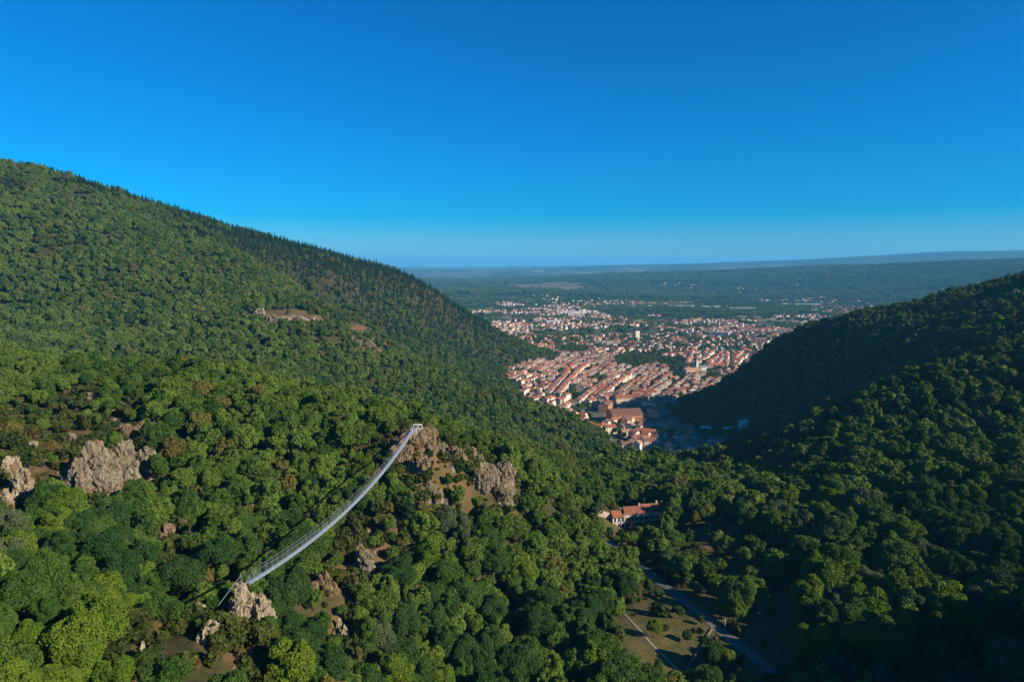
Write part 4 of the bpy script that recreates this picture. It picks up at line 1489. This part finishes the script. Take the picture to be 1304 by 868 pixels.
def merged(name, parts):
    """parts: list of (V, F list/array, material)"""
    me = bpy.data.meshes.new(name)
    V, F, MI = [], [], []
    for k, (v, f, m) in enumerate(parts):
        n = len(V)
        V += [tuple(q) for q in v]
        F += [tuple(int(i) + n for i in q) for q in f]
        MI += [k] * len(f)
        me.materials.append(m)
    me.from_pydata(V, [], F)
    me.polygons.foreach_set("material_index", MI)
    me.update()
    return me


HI_SHAPES = []      # (crown mesh, trunk mesh)
for k in range(7):
    rad = (3.7, 3.2, 4.0, 2.9, 3.5, 4.2, 3.1)[k]
    rz_ = (4.0, 4.4, 3.8, 4.7, 4.2, 3.7, 4.6)[k]
    V, F, C = broad_crown(40 + k, 15500, 0.145, rad, 9.6 - rz_, rz_, 34 + 2 * k)
    HI_SHAPES.append((np_mesh("crown", V, F, [M['leaf_mid']]), trunk_mb(C, 6.0, 0.24, k).mesh("trunk", M['bark'], True)))

SRC = {}


def source(kind, meshes):
    c = bpy.data.collections.new(kind)
    for k, me in enumerate(meshes):
        o = bpy.data.objects.new(kind + "_" + "abcdefghij"[k], me)
        c.objects.link(o)
    SRC[kind] = c


mid = []
for k in range(6):
    V, F, C = broad_crown(60 + k, 4600, 0.25, (3.8, 3.3, 4.1, 3.0, 3.6, 3.9)[k], 5.6, (4.0, 4.4, 3.8, 4.6, 4.2, 3.9)[k], 28 + k)
    tm = trunk_mb(C, 6, 0.24, k, 3)
    mid.append(merged("forest_tree", [(V, F, M['leaf']), (tm.v, tm.f, M['bark'])]))
source("forest_tree", mid)
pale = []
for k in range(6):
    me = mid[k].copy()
    me.materials[0] = M['leaf_light']  # same trees, leaf colour lightened to imitate sun on the near right crest
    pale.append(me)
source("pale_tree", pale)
far = []
for k in range(6):
    V, F, C = broad_crown(80 + k, 950, 0.52, (3.9, 3.5, 4.3, 3.2, 3.7, 4.0)[k], 5.2, (3.9, 4.3, 3.6, 4.6, 4.0, 3.7)[k], 16 + k)
    far.append(np_mesh("hillside_tree", V, F, [M['leaf_far']]))
source("hillside_tree", far)
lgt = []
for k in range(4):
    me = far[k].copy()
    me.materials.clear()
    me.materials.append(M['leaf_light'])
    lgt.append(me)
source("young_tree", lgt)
con = []
for k in range(4):
    V, F = conifer_crown(90 + k, 900, 0.42, 13 + k, 2.3 + 0.2 * k)
    tm = MB().tube([(0, 0, -1), (0, 0, 11)], 0.22, 0.05, 5)
    con.append(merged("conifer", [(V, F, M['leaf_conifer']), (tm.v, tm.f, M['bark'])]))
source("conifer", con)
shr = []
for k in range(4):
    V, F, C = broad_crown(110 + k, 420, 0.17, 1.0, 0.75, 0.8, 8)
    shr.append(np_mesh("shrub", V, F, [M['leaf_shrub']]))
source("shrub", shr)
grv = []
for k in range(4):
    g = np.random.default_rng(130 + k)
    Vs, Fs, n = [], [], 0
    for q in range(9):
        V, F, C = broad_crown(140 + 10 * k + q, 90, 1.6, g.uniform(3.5, 5.5), 4.6, g.uniform(3.2, 4.8), 7)
        V = V + np.array([g.uniform(-11, 11), g.uniform(-11, 11), 0])
        Vs.append(V); Fs.append(F + n); n += len(V)
    grv.append(np_mesh("grove", np.concatenate(Vs), np.concatenate(Fs), [M['leaf_far']]))
source("grove", grv)


def scatter(name, label, cat, P, rot, scl, idx, kind):
    """one object that carries an uncountable growth: a point per plant, instanced"""
    me = bpy.data.meshes.new(name)
    P = np.asarray(P, np.float32)
    me.vertices.add(len(P))
    me.vertices.foreach_set("co", P.ravel())
    for an, ty, dat, key in (("rot", 'FLOAT_VECTOR', rot, "vector"), ("scl", 'FLOAT_VECTOR', scl, "vector"), ("idx", 'INT', idx, "value")):
        at_ = me.attributes.new(an, ty, 'POINT')
        at_.data.foreach_set(key, np.asarray(dat, np.int32 if ty == 'INT' else np.float32).ravel())
    o = add(name, me)
    tag(o, label, cat, kind='stuff')
    nt = bpy.data.node_groups.new(name, 'GeometryNodeTree')
    nt.interface.new_socket("Geometry", in_out='INPUT', socket_type='NodeSocketGeometry')
    nt.interface.new_socket("Geometry", in_out='OUTPUT', socket_type='NodeSocketGeometry')
    N, L = nt.nodes, nt.links
    gi, go = N.new("NodeGroupInput"), N.new("NodeGroupOutput")
    ci = N.new("GeometryNodeCollectionInfo")
    ci.inputs['Collection'].default_value = SRC[kind]
    ci.inputs['Separate Children'].default_value = True
    ci.inputs['Reset Children'].default_value = True
    ip = N.new("GeometryNodeInstanceOnPoints")
    ip.inputs['Pick Instance'].default_value = True
    L.new(gi.outputs[0], ip.inputs['Points'])
    L.new(ci.outputs[0], ip.inputs['Instance'])
    for an, ty, sock in (("rot", 'FLOAT_VECTOR', 'Rotation'), ("scl", 'FLOAT_VECTOR', 'Scale'), ("idx", 'INT', 'Instance Index')):
        na = N.new("GeometryNodeInputNamedAttribute")
        na.data_type = ty
        na.inputs['Name'].default_value = an
        L.new(na.outputs[0], ip.inputs[sock])
    L.new(ip.outputs[0], go.inputs[0])
    md = o.modifiers.new("growth", 'NODES')
    md.node_group = nt
    return o


# ------------------------------------------------------------------ where trees stand
def jgrid(x0, x1, y0, y1, s):
    xs, ys = np.arange(x0, x1, s), np.arange(y0, y1, s)
    X, Y = np.meshgrid(xs, ys)
    X = X + rng.uniform(-0.46, 0.46, X.shape) * s
    Y = Y + rng.uniform(-0.46, 0.46, Y.shape) * s
    return X.ravel(), Y.ravel()


def near_any(x, y, pts, rad):
    m = np.zeros(len(x), bool)
    for p in pts:
        m |= (x - p[0]) ** 2 + (y - p[1]) ** 2 < (rad if np.isscalar(rad) else 1) ** 2
    return m


segs = []


def in_view(x, y, z, top, m=70):
    px, py = pix(x, y, z + top)
    return (px > -m) & (px < 1304 + m) & (py < 868 + 4 * m)


# near woods (out to 430 m)
X, Y = jgrid(-420, 560, 55, 460, 4.7)
rr_ = np.hypot(X, Y)
k = (rr_ < 440) & (rr_ > 62) & (np.degrees(np.arctan2(X, Y)) < 62) & (np.degrees(np.arctan2(X, Y)) > -47)
X, Y = X[k], Y[k]
Z = height(X, Y)
PX_, PY_ = pix(X, Y, Z)
bare = zone_val(PX_, PY_, Y, BARE)
opn = zone_val(PX_, PY_, Y, OPEN)
thin = fbm(X, Y, 26, 3, 5.0)
keep = rng.random(len(X)) < np.clip(1.0 - 0.93 * bare - 1.0 * opn - 0.5 * (thin < -0.32), 0.0, 1)
keep &= ~near_any(X, Y, LANE, 5.0)
keep &= np.hypot(X - HX, Y - HY) > 5
for fx in (-9, -3, 4, 11):
    keep &= np.hypot(X - HX - fx, Y - HY - 1 + 3) > 6.2
for rx_, ry_, rr2 in ROCKPOS:
    if ry_ < 460:
        keep &= (X - rx_) ** 2 + (Y - ry_ + rr2 * 0.35) ** 2 > (rr2 * 0.95 + 0.8) ** 2
for t in np.linspace(-0.05, 1.05, 60):
    q = bp(float(t))
    keep &= ~((np.hypot(X - q.x, Y - q.y) < 3.5) & (Z + 8.5 > q.z))
X, Y, Z = X[keep], Y[keep], Z[keep]
PX_, PY_ = PX_[keep], PY_[keep]
bare, opn = bare[keep], opn[keep]
right = sstep(20, 90, X - (Y - 200) * 0.15)
SC = (0.62 + 0.80 * rng.random(len(X)) ** 1.15) * (0.92 + 0.50 * right)
SC = np.where(bare > 0.25, SC * 0.62, SC)
SC = np.where(opn > 0.25, SC * 0.65, SC)
SC = np.where((PX_ < 240) & (Y < 125), np.minimum(SC * 0.95, 1.15), SC)
SC = np.where((PX_ > 560) & (PX_ < 800) & (Y < 240) & (opn < 0.2), SC * 1.12, SC)
# keep the rocks, the lane and the garden clear of crowns standing in front of them
CLEAR = [(303, 775, 40, 48, 135), (258, 798, 34, 38, 135), (335, 775, 24, 30, 135), (180, 815, 34, 66, 130), (300, 815, 60, 34, 132), (126, 598, 44, 44, 230), (28, 612, 28, 48, 210), (640, 610, 30, 32, 275),
         (525, 572, 38, 32, 262), (590, 580, 36, 16, 280), (556, 630, 20, 20, 250), (464, 716, 18, 26, 205), (412, 744, 18, 18, 190), (439, 808, 12, 26, 175), (255, 716, 22, 18, 165), (216, 680, 16, 16, 180),
         (975, 850, 34, 26, 200), (940, 818, 24, 18, 215), (900, 790, 20, 16, 225), (865, 762, 20, 14, 250), (838, 742, 16, 12, 260), (815, 800, 30, 34, 215), (800, 655, 42, 18, 330),
         (232, 466, 24, 10, 320), (345, 715, 30, 30, 140)]
c5x, c5y = pix(X, Y, Z + 5.5 * SC)
cr_ = 3.2 * SC * FOC / np.maximum(np.hypot(X, Y), 1)
kk = np.ones(len(X), bool)
for zx, zy, rx, ry, dmax in CLEAR:
    kk &= ~((((c5x - zx) / (rx + 0.45 * cr_)) ** 2 + ((c5y - zy) / (ry + 0.45 * cr_)) ** 2 < 1) & (Y < dmax))
X, Y, Z, SC, bare, opn = X[kk], Y[kk], Z[kk], SC[kk], bare[kk], opn[kk]
# keep every second one where crowns are wide (no piling up of the big ones)
o_ = np.argsort(-SC)
pk_ = 0.37 + 0.30 * sstep(20, 90, X - (Y - 200) * 0.15)
cell = {}
ok = np.zeros(len(X), bool)
for i in o_:
    r0 = 2.15 * SC[i]
    kx, ky = int(X[i] // 6), int(Y[i] // 6)
    good = True
    for a in (-1, 0, 1):
        for b in (-1, 0, 1):
            for (xx, yy, r1) in cell.get((kx + a, ky + b), ()):
                if (xx - X[i]) ** 2 + (yy - Y[i]) ** 2 < (r0 + r1) ** 2 * pk_[i]:
                    good = False
    if good:
        ok[i] = True
        cell.setdefault((kx, ky), []).append((X[i], Y[i], r0))
X, Y, Z, SC, bare, opn = X[ok], Y[ok], Z[ok], SC[ok], bare[ok], opn[ok]
TX, TY = pix(X, Y, Z + 6 * SC)
vis = seen(X, Y, Z, 11) & (TX > -12) & (TX < 1316) & (TY < 890) & (Y > 60)
size = np.where(vis, SC / np.hypot(X, np.hypot(Y, Z - CAMZ)), 0)

# hand placed trees: pixel of the foot, height, tint, words
HAND = [(833, 812, 6.5, 'yellow', "round yellow green fruit tree beside the pale garden path"), (875, 818, 4.6, 'mid', "small round tree alone in the middle of the shaded garden"),
        (866, 788, 4.8, 'mid', "slim young tree at the shaded top of the garden"), (795, 862, 6.5, 'dark', "dark round tree low in the garden's left corner"),
        (838, 858, 5.5, 'mid', "leafy tree below the pale garden path"), (900, 876, 4.2, 'yellow', "bright green tree at the bottom edge right of the garden"),
        (812, 748, 9.5, 'dark', "tall dark tree at the top of the sunny garden"), (826, 757, 7.5, 'mid', "lower green tree right of the tall dark one above the garden"),
        (798, 752, 8.5, 'mid', "green tree left of the tall dark one above the garden"), (806, 772, 4.2, 'yellow', "bushy yellow green shrub tree at the top of the sunny garden"),
        (822, 706, 11, 'mid', "tall leafy tree hiding the middle farmhouse"), (834, 712, 11.5, 'mid', "tallest tree in front of the right farmhouse"), (848, 722, 8.5, 'grey', "grey green tree beside the far bend of the lane"),
        (858, 696, 9, 'yellow', "yellow green tree right of the farmhouses"), (877, 690, 7.5, 'mid', "green tree standing two crowns right of the farmhouses"),
        (803, 676, 5.5, 'red', "dark red leaved tree against the farmhouse wall"), (790, 690, 6, 'dark', "dark tree below the lowest farmhouse"), (776, 684, 6, 'dark', "dark tree under the yard wall"),
        (792, 642, 13, 'mid', "tall green tree behind the lowest farmhouse"), (829, 640, 14, 'mid', "tall green tree behind the right farmhouse"), (760, 660, 9, 'grey', "upright grey green tree left of the yard wall"),
        (950, 762, 7.5, 'yellow', "sunlit double crowned tree right of the lane"), (938, 770, 6.5, 'yellow', "smaller sunlit tree touching the double crowned one"), (917, 752, 7.2, 'mid', "sunlit narrow tree at the edge of the lane"),
        (983, 786, 5.5, 'yellow', "small sunlit tree alone on the dark meadow"), (995, 822, 6.0, 'yellow', "small sunlit tree lowest on the dark meadow"), (893, 796, 4.0, 'mid', "low tree between garden and lane"),
        (914, 838, 4.8, 'dark', "dark bushy tree beside the grey wooden pole"), (882, 722, 5.0, 'mid', "little tree on the slope above the lane"), (866, 720, 5.0, 'dark', "small dark tree between lane and farmhouses"),
        (922, 676, 5.5, 'mid', "small sunlit tree on the dark slope right of the hamlet"), (966, 668, 5, 'mid', "little sunlit bush tree high on the dark slope")]
hand = []
for px, py, h, tint, lab in HAND:
    p = ground_at(px, py, 120, 430)
    hand.append((p.x, p.y, p.z, h / 10, tint, lab))
for (x, y, z, s, tint, lab) in hand:
    d2 = np.hypot(X - x, Y - y)
    size = np.where(d2 < 2.6 * s + 1.5, -1, size)

order = np.argsort(-size)
n_ind = 297 - len(hand)
ind = order[:n_ind]
rest = np.setdiff1d(order[n_ind:], np.nonzero(size < 0)[0])

TM = [("the near end of the footbridge", 310, 745, 1), ("the middle of the footbridge", 430, 665, 1), ("the rust brown knoll", 525, 570, 1), ("the square crag", 632, 610, 1),
      ("the bright green corner trees", 70, 760, 1), ("the white boulder", 169, 785, 1), ("the cracked grey rock", 262, 800, 1), ("the tall grey cliff", 125, 600, 1),
      ("the tall rib under the bridge", 464, 718, 1), ("the white jointed gully rock", 439, 810, 1), ("the garden wall", 785, 800, 1), ("the dark wood below the crag", 620, 760, 1),
      ("the lane's lowest bend", 985, 850, 1), ("the dark meadow", 980, 780, 1), ("the sunlit double crowned tree", 946, 745, 1), ("the right picture edge", 1290, 700, 1),
      ("the dead grey trees", 1200, 690, 1), ("the bottom right corner", 1290, 850, 1), ("the left picture edge", 10, 690, 1), ("the pale rock shoulder", 338, 775, 1),
      ("the big tan boulder", 255, 716, 1), ("the yard wall", 770, 668, 1), ("the middle of the right slope", 1120, 720, 1), ("the bottom edge below the slope", 1120, 850, 1)]
TINTS = {'dark': "dark green", 'mid': "mid green", 'yellow': "yellow green", 'grey': "grey green", 'red': "dark red"}
items = []


def plant(x, y, z, s, tint, shape, label, px, squash=1.0, name="broadleaf_tree"):
    root = empty(name, (x, y, z), random.uniform(0, 6.28))
    root.scale = (s * squash, s * squash, s)
    tag(root, label, "tree", "broadleaf trees on the near slopes")
    c = add("crown", HI_SHAPES[shape][0], root)
    set_mat(c, M['leaf_' + tint])
    add("trunk", HI_SHAPES[shape][1], root)
    return root


for (x, y, z, s, tint, lab) in hand:
    plant(x, y, z, s, tint, random.randrange(7), lab, 0, random.uniform(0.85, 1.05))
for i in ind:
    tn = fbm(np.array([X[i]]), np.array([Y[i]]), 30, 2, 8.0)[0] + random.gauss(0, 0.22)
    bright = 0.27 if (X[i] < -30 and Y[i] < 118) else 0.0
    tint = 'dark' if tn + bright < -0.1 else 'mid' if tn + bright < 0.32 else 'yellow' if random.random() < 0.72 + bright else 'grey'
    sh = random.randrange(7)
    px, py = TX[i], TY[i]
    rel, lm, _d = nearest_landmark(px, py, TM)
    big = "large" if SC[i] > 1.15 else "small" if SC[i] < 0.72 else ""
    ro = plant(X[i], Y[i], Z[i], SC[i], tint, sh, None, px, random.uniform(0.88, 1.12))
    items.append((ro, f"{big + ' ' if big else ''}{TINTS[tint]} tree {rel} {lm}", px))
finish_labels(items)
print("trees individual", len(ind) + len(hand), "near rest", len(rest))


def rnd_rot(n, tilt=0.06):
    return np.stack([rng.normal(0, tilt, n), rng.normal(0, tilt, n), rng.uniform(0, 6.28, n)], 1)


def scl3(s, v=0.14):
    w = s * rng.uniform(1 - v, 1 + v, len(s))
    return np.stack([w * rng.uniform(0.84, 1.18, len(s)), w, s * rng.uniform(1 - v * 0.5, 1 + v, len(s))], 1)


P0 = np.stack([X[rest], Y[rest], Z[rest]], 1)
S0 = SC[rest]

# hillsides farther out
X, Y = jgrid(-1500, 1350, 150, 1900, 6.7)
rr_ = np.hypot(X, Y)
azd = np.degrees(np.arctan2(X, Y))
k = (rr_ >= 440) & (azd > -44) & (azd < 46)
X, Y = X[k], Y[k]
Z = height(X, Y)
k = (Z > 4.5) & seen(X, Y, Z, 16) & in_view(X, Y, Z, 8)
X, Y, Z = X[k], Y[k], Z[k]
PX_, PY_ = pix(X, Y, Z)
b_ = zone_val(PX_, PY_, Y, BARE)
k = rng.random(len(X)) < 1 - b_ * 1.02 - 0.55 * (fbm(X, Y, 60, 3, 2.5) < -0.38)
hx = np.array([(p[0], p[1]) for p in PLAN])
X, Y, Z, PX_, PY_ = X[k], Y[k], Z[k], PX_[k], PY_[k]
grid = {}
for a, b in hx:
    grid.setdefault((int(a // 14), int(b // 14)), []).append((a, b))


def off_houses(x, y, rad):
    out = np.ones(len(x), bool)
    for i in range(len(x)):
        kx, ky = int(x[i] // 14), int(y[i] // 14)
        for a in (-1, 0, 1):
            for b in (-1, 0, 1):
                for (u, v) in grid.get((kx + a, ky + b), ()):
                    if (u - x[i]) ** 2 + (v - y[i]) ** 2 < rad * rad:
                        out[i] = False
    return out


low = Z < 30
oh = np.ones(len(X), bool)
oh[low] = off_houses(X[low], Y[low], 8.5)
X, Y, Z, PX_, PY_ = X[oh], Y[oh], Z[oh], PX_[oh], PY_[oh]
# conifers clothe the crest of the left hill and a few stands below it
crest_y = np.interp(PX_, [-100, 0, 60, 130, 200, 300, 400, 500, 575, 620], [190, 200, 205, 232, 252, 285, 310, 338, 380, 410])
dcrest = PY_ - crest_y
cn = fbm(X, Y, 120, 3, 3.3)
width_ = np.interp(PX_, [-50, 40, 130, 250, 330, 420, 520, 600], [10, 14, 22, 16, 46, 66, 34, 26])
isc = (Y > 950) & (X < 0) & (dcrest < width_ * (1 + 0.8 * cn)) & (PX_ > 20)
isc |= (cn > 0.42) & (Y > 600) & (X < -50)
isc &= rng.random(len(X)) < 0.80
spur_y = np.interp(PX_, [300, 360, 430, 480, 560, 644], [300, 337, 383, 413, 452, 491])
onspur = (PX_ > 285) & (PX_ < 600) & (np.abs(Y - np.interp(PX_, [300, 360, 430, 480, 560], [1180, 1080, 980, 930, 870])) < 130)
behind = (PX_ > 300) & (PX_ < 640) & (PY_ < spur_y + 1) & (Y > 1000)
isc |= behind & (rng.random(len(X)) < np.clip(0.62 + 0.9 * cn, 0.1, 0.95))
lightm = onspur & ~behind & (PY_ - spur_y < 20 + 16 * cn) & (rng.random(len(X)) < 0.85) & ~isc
SCf = (0.62 + 0.85 * rng.random(len(X)) ** 1.2) * (1 + 0.22 * fbm(X, Y, 70, 2, 1.1))
ext = rng.random(len(X)) < 0.999
nf = ~isc & ~lightm
fp = np.stack([X[nf], Y[nf], Z[nf]], 1)
nearf = np.hypot(fp[:, 0], fp[:, 1]) < 0
scatter("hillside_forest", "broadleaf forest covering the hillsides beyond the near slopes", "forest", fp, rnd_rot(len(fp)), scl3(SCf[nf]), rng.integers(0, 6, len(fp)), "hillside_tree")
lp = np.stack([X[lightm], Y[lightm], Z[lightm] - 0.6], 1)
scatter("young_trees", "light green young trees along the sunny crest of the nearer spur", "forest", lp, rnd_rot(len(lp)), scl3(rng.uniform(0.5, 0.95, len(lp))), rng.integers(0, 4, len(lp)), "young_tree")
cp = np.stack([X[isc], Y[isc], Z[isc] - 0.5], 1)
scatter("conifer_forest", "dark conifers along the crest of the left hill", "forest", cp, rnd_rot(len(cp), 0.02), scl3(rng.uniform(0.42, 0.98, len(cp)), 0.2), rng.integers(0, 4, len(cp)), "conifer")
TXr, TYr = pix(P0[:, 0], P0[:, 1], P0[:, 2] + 6)
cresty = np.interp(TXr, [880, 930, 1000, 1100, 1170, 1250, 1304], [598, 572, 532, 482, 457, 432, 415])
onc = (TXr > 890) & (P0[:, 1] > 250) & (rng.random(len(P0)) < 0.62 * (1 - sstep(20, 120, TYr - cresty)) + 0.14)  # the sun-tinted share grows towards the crest
scatter("pale_forest", "near right hand crest trees, leaves tinted lighter to stand in for sunlight", "forest", P0[onc], rnd_rot(int(onc.sum())), scl3(S0[onc]), rng.integers(0, 6, int(onc.sum())), "pale_tree")
P0, S0 = P0[~onc], S0[~onc]
scatter("near_forest", "dense broadleaf wood behind the nearest trees on the slopes", "forest", P0, rnd_rot(len(P0)), scl3(S0), rng.integers(0, 6, len(P0)), "forest_tree")
print("hillside", len(fp), "conifers", len(cp))

# trees of the town and of the plain
X, Y = jgrid(-420, 1200, 850, 2100, 9.0)
Z = height(X, Y)
k = (Z < 5.5) & seen(X, Y, Z, 14) & in_view(X, Y, Z, 5, 20)
X, Y, Z = X[k], Y[k], Z[k]
PX_, PY_ = pix(X, Y, Z)
park = zone_val(PX_, PY_, Y, [(a, b, rx, ry, 0, 9999, 1.0) for a, b, rx, ry in NOHOUSE if b not in (527, 540)])
dn = fbm(X, Y, 130, 3, 6.0)
k = rng.random(len(X)) < np.clip(0.30 + 0.95 * park + 0.4 * (dn < -0.25) + 0.16 * sstep(1350, 1750, Y) + 0.45 * ((PX_ > 838) & (PY_ > 512)), 0, 0.95)
k &= off_houses(X, Y, 7.6)
k &= ~((PX_ > 752) & (PX_ < 825) & (PY_ > 508) & (PY_ < 540)) & ~((PX_ > 818) & (PX_ < 858) & (PY_ > 522) & (PY_ < 550))
X, Y, Z = X[k], Y[k], Z[k]
X2, Y2 = jgrid(-900, 3700, 2000, 5200, 19)
k = (np.degrees(np.arctan2(X2, Y2)) < 38) & (np.degrees(np.arctan2(X2, Y2)) > -9) & (np.hypot(X2, Y2) > 2000)
k &= rng.random(len(X2)) < np.clip(0.13 + 0.75 * (fbm(X2, Y2, 380, 4, 8.8) > 0.10), 0, 0.9)
X2, Y2 = X2[k], Y2[k]
k = off_houses(X2, Y2, 13)
X2, Y2 = X2[k], Y2[k]
tp = np.concatenate([np.stack([X, Y, Z], 1)])
scatter("town_trees", "dark garden and park trees scattered between the houses of the town", "trees", tp, rnd_rot(len(tp)), scl3(rng.uniform(0.55, 1.15, len(tp)), 0.2), rng.integers(0, 6, len(tp)), "hillside_tree")
fieldm = fbm(X2, Y2, 420, 4, 8.8)
X3, Y3 = jgrid(-1200, 6800, 4600, 9600, 34)
a3 = np.degrees(np.arctan2(X3, Y3))
r3 = np.hypot(X3, Y3)
k = (a3 < 38) & (a3 > -9) & (rng.random(len(X3)) < np.where(a3 > 8, np.clip(0.25 + 0.75 * (fbm(X3, Y3, 600, 4, 4.4) > -0.22), 0, 0.97), np.clip(0.1 + (fbm(X3, Y3, 700, 4, 4.4) > 0.05), 0, 0.95)))
X3, Y3 = X3[k], Y3[k]
X2, Y2 = np.concatenate([X2, X3]), np.concatenate([Y2, Y3])
Z2 = height(X2, Y2)
vp = pix(X2, Y2, Z2 + 2)
fz = zone_val(vp[0], vp[1], Y2, [(a, b, c, d, 1900, 60000, 1.0) for a, b, c, d in TANF + GREENF])
k = (vp[0] < 1330) & (vp[0] > 480) & (rng.random(len(X2)) > fz * np.clip(0.75 + 1.9 * fbm(X2, Y2, 420, 4, 3.7), 0.1, 1.0))
X2, Y2, Z2 = X2[k], Y2[k], Z2[k]
gp = np.stack([X2, Y2, Z2 - 1], 1)
r2 = np.hypot(X2, Y2)
scatter("plain_groves", "hedges and groves of dark trees all over the far plain", "woods", gp, rnd_rot(len(gp), 0.02), scl3(rng.uniform(0.7, 1.25, len(gp)) * np.where(r2 > 4600, 1.7, 1.0), 0.2), rng.integers(0, 4, len(gp)), "grove")
print("town trees", len(tp), "groves", len(gp))

# brush on the bare rocky ground and along clearings
X, Y = jgrid(-330, 330, 70, 420, 1.9)
k = (np.degrees(np.arctan2(X, Y)) < 42) & (np.degrees(np.arctan2(X, Y)) > -44)
X, Y = X[k], Y[k]
Z = height(X, Y)
PX_, PY_ = pix(X, Y, Z)
b_ = zone_val(PX_, PY_, Y, BARE)
op_ = zone_val(PX_, PY_, Y, OPEN)
cl = fbm(X, Y, 13, 3, 1.4)
k = rng.random(len(X)) < np.clip(0.24 + 0.55 * (cl > -0.04) * (b_ > 0.12) - 0.20 * (op_ > 0.6), 0.02, 1)
k &= ~near_any(X, Y, LANE, 3.6) & in_view(X, Y, Z, 1, 30)
k &= (np.hypot(X - HX, Y - HY) > 13)
X, Y, Z, b_ = X[k], Y[k], Z[k], b_[k]
sp_ = np.stack([X, Y, Z - 0.1], 1)
ss = 0.55 + 2.7 * rng.random(len(X)) ** 2.2
scatter("undergrowth", "low green and dry brown brush on the rocky open ground", "brush", sp_, rnd_rot(len(sp_), 0.1), scl3(ss, 0.25), rng.integers(0, 4, len(sp_)), "shrub")
print("shrubs", len(sp_))
stn = []
for k in range(4):
    P = rock_chunk(0.8, 0.65, 0.55, 900 + k)[:]
    bm = bmesh.new()
    bmesh.ops.create_icosphere(bm, subdivisions=2, radius=1)
    g2 = np.random.default_rng(k)
    nn_ = g2.normal(size=(9, 3))
    nn_ /= np.linalg.norm(nn_, axis=1, keepdims=True)
    for v in bm.verts:
        dd = np.array(v.co[:])
        t = nn_ @ dd
        rr0 = np.where(t > 0.1, 0.75 / np.maximum(t, 0.1), 9).min()
        v.co *= min(rr0, 1.3)
        v.co.z *= 0.75
    me = bpy.data.meshes.new("stone")
    bm.to_mesh(me)
    bm.free()
    me.materials.append(M['rock_tan'] if k % 2 else M['rock'])
    stn.append(me)
source("stone", stn)
X, Y = jgrid(-330, 330, 70, 420, 2.3)
k = (np.degrees(np.arctan2(X, Y)) < 42) & (np.degrees(np.arctan2(X, Y)) > -44)
X, Y = X[k], Y[k]
Z = height(X, Y)
PX_, PY_ = pix(X, Y, Z)
b_ = zone_val(PX_, PY_, Y, BARE)
k = (b_ > 0.15) & (rng.random(len(X)) < 0.16 + 0.45 * (fbm(X, Y, 15, 3, 7.7) > 0.1))
k &= np.hypot(X - HX, Y - HY) > 16
X, Y, Z = X[k], Y[k], Z[k]
st_ = np.stack([X, Y, Z - 0.05], 1)
scatter("scree", "loose stones and small outcrops strewn over the dry slopes", "stones", st_, rnd_rot(len(st_), 0.3), scl3(0.35 + 1.5 * rng.random(len(st_)) ** 3, 0.3), rng.integers(0, 4, len(st_)), "stone")
print("stones", len(st_))

# single trees that stand out
def conifer_tree(px, py, h, w, label, dd=(100, 480), name="conifer_tree"):
    p = ground_at(px, py, *dd)
    root = empty(name, (p.x, p.y, p.z))
    tag(root, label, "tree")
    V, F = conifer_crown(int(px * 7), 3600, 0.22, h, w)
    add("crown", np_mesh("crown", V, F, [M['leaf_conifer']]), root)
    MB().tube([(0, 0, -1), (0, 0, h * 0.92)], 0.22, 0.04, 6).build("trunk", M['bark'], root)


conifer_tree(932, 606, 15, 1.5, "slim dark cypress rising from the near right crest")
conifer_tree(522, 668, 12, 3.4, "broad layered pine on the slope below the knoll")
conifer_tree(262, 650, 9, 2.4, "pointed dark conifer high in the ravine left of the bridge")
conifer_tree(435, 413, 15, 6.0, "single black conifer beside the road on the far left hill", (700, 1000))


def bare_tree(px, py, h, label, dd=(100, 420)):
    p = ground_at(px, py, *dd)
    root = empty("dead_tree", (p.x, p.y, p.z))
    tag(root, label, "tree")
    g = random.Random(px)
    MB().tube([(0, 0, -1), (0.2, 0, h * 0.4), (0, 0.2, h)], 0.2, 0.04, 6).build("trunk", M['pale_bark'], root)
    for k in range(11):
        z = h * g.uniform(0.25, 0.9)
        a = g.uniform(0, 6.28)
        l = h * g.uniform(0.2, 0.42)
        MB().tube([(0.1, 0.05, z), (math.cos(a) * l * 0.5, math.sin(a) * l * 0.5, z + l * 0.45), (math.cos(a) * l, math.sin(a) * l, z + l * 0.6)], 0.09, 0.03, 5).build("branch", M['pale_bark'], root)


bare_tree(1196, 705, 9, "bare grey dead tree among the dark trees of the right slope")
bare_tree(1186, 712, 7, "smaller bare dead tree leaning left of the bigger dead one")
bare_tree(826, 780, 3.5, "little bare white bush at the shadow edge of the garden")
bare_tree(340, 735, 8, "bare pale tree just left of the near bridge railing")

# ------------------------------------------------------------------ the air
hz = MB().box((6000, 19000, 285), (110000, 92000, 580)).mesh("haze")
hm_ = bpy.data.materials.new("haze")
hm_.use_nodes = True
hn, hl = hm_.node_tree.nodes, hm_.node_tree.links
for n in list(hn): hn.remove(n)
ho = hn.new("ShaderNodeOutputMaterial")
pv = hn.new("ShaderNodeVolumePrincipled")
pv.inputs['Color'].default_value = (0.14, 0.57, 1.0, 1)
pv.inputs['Density'].default_value = 5.0e-5
hl.new(pv.outputs[0], ho.inputs['Volume'])
hz.materials.append(hm_)
tag(add("haze", hz), "thin blue haze over the far plain", "haze", kind='stuff')
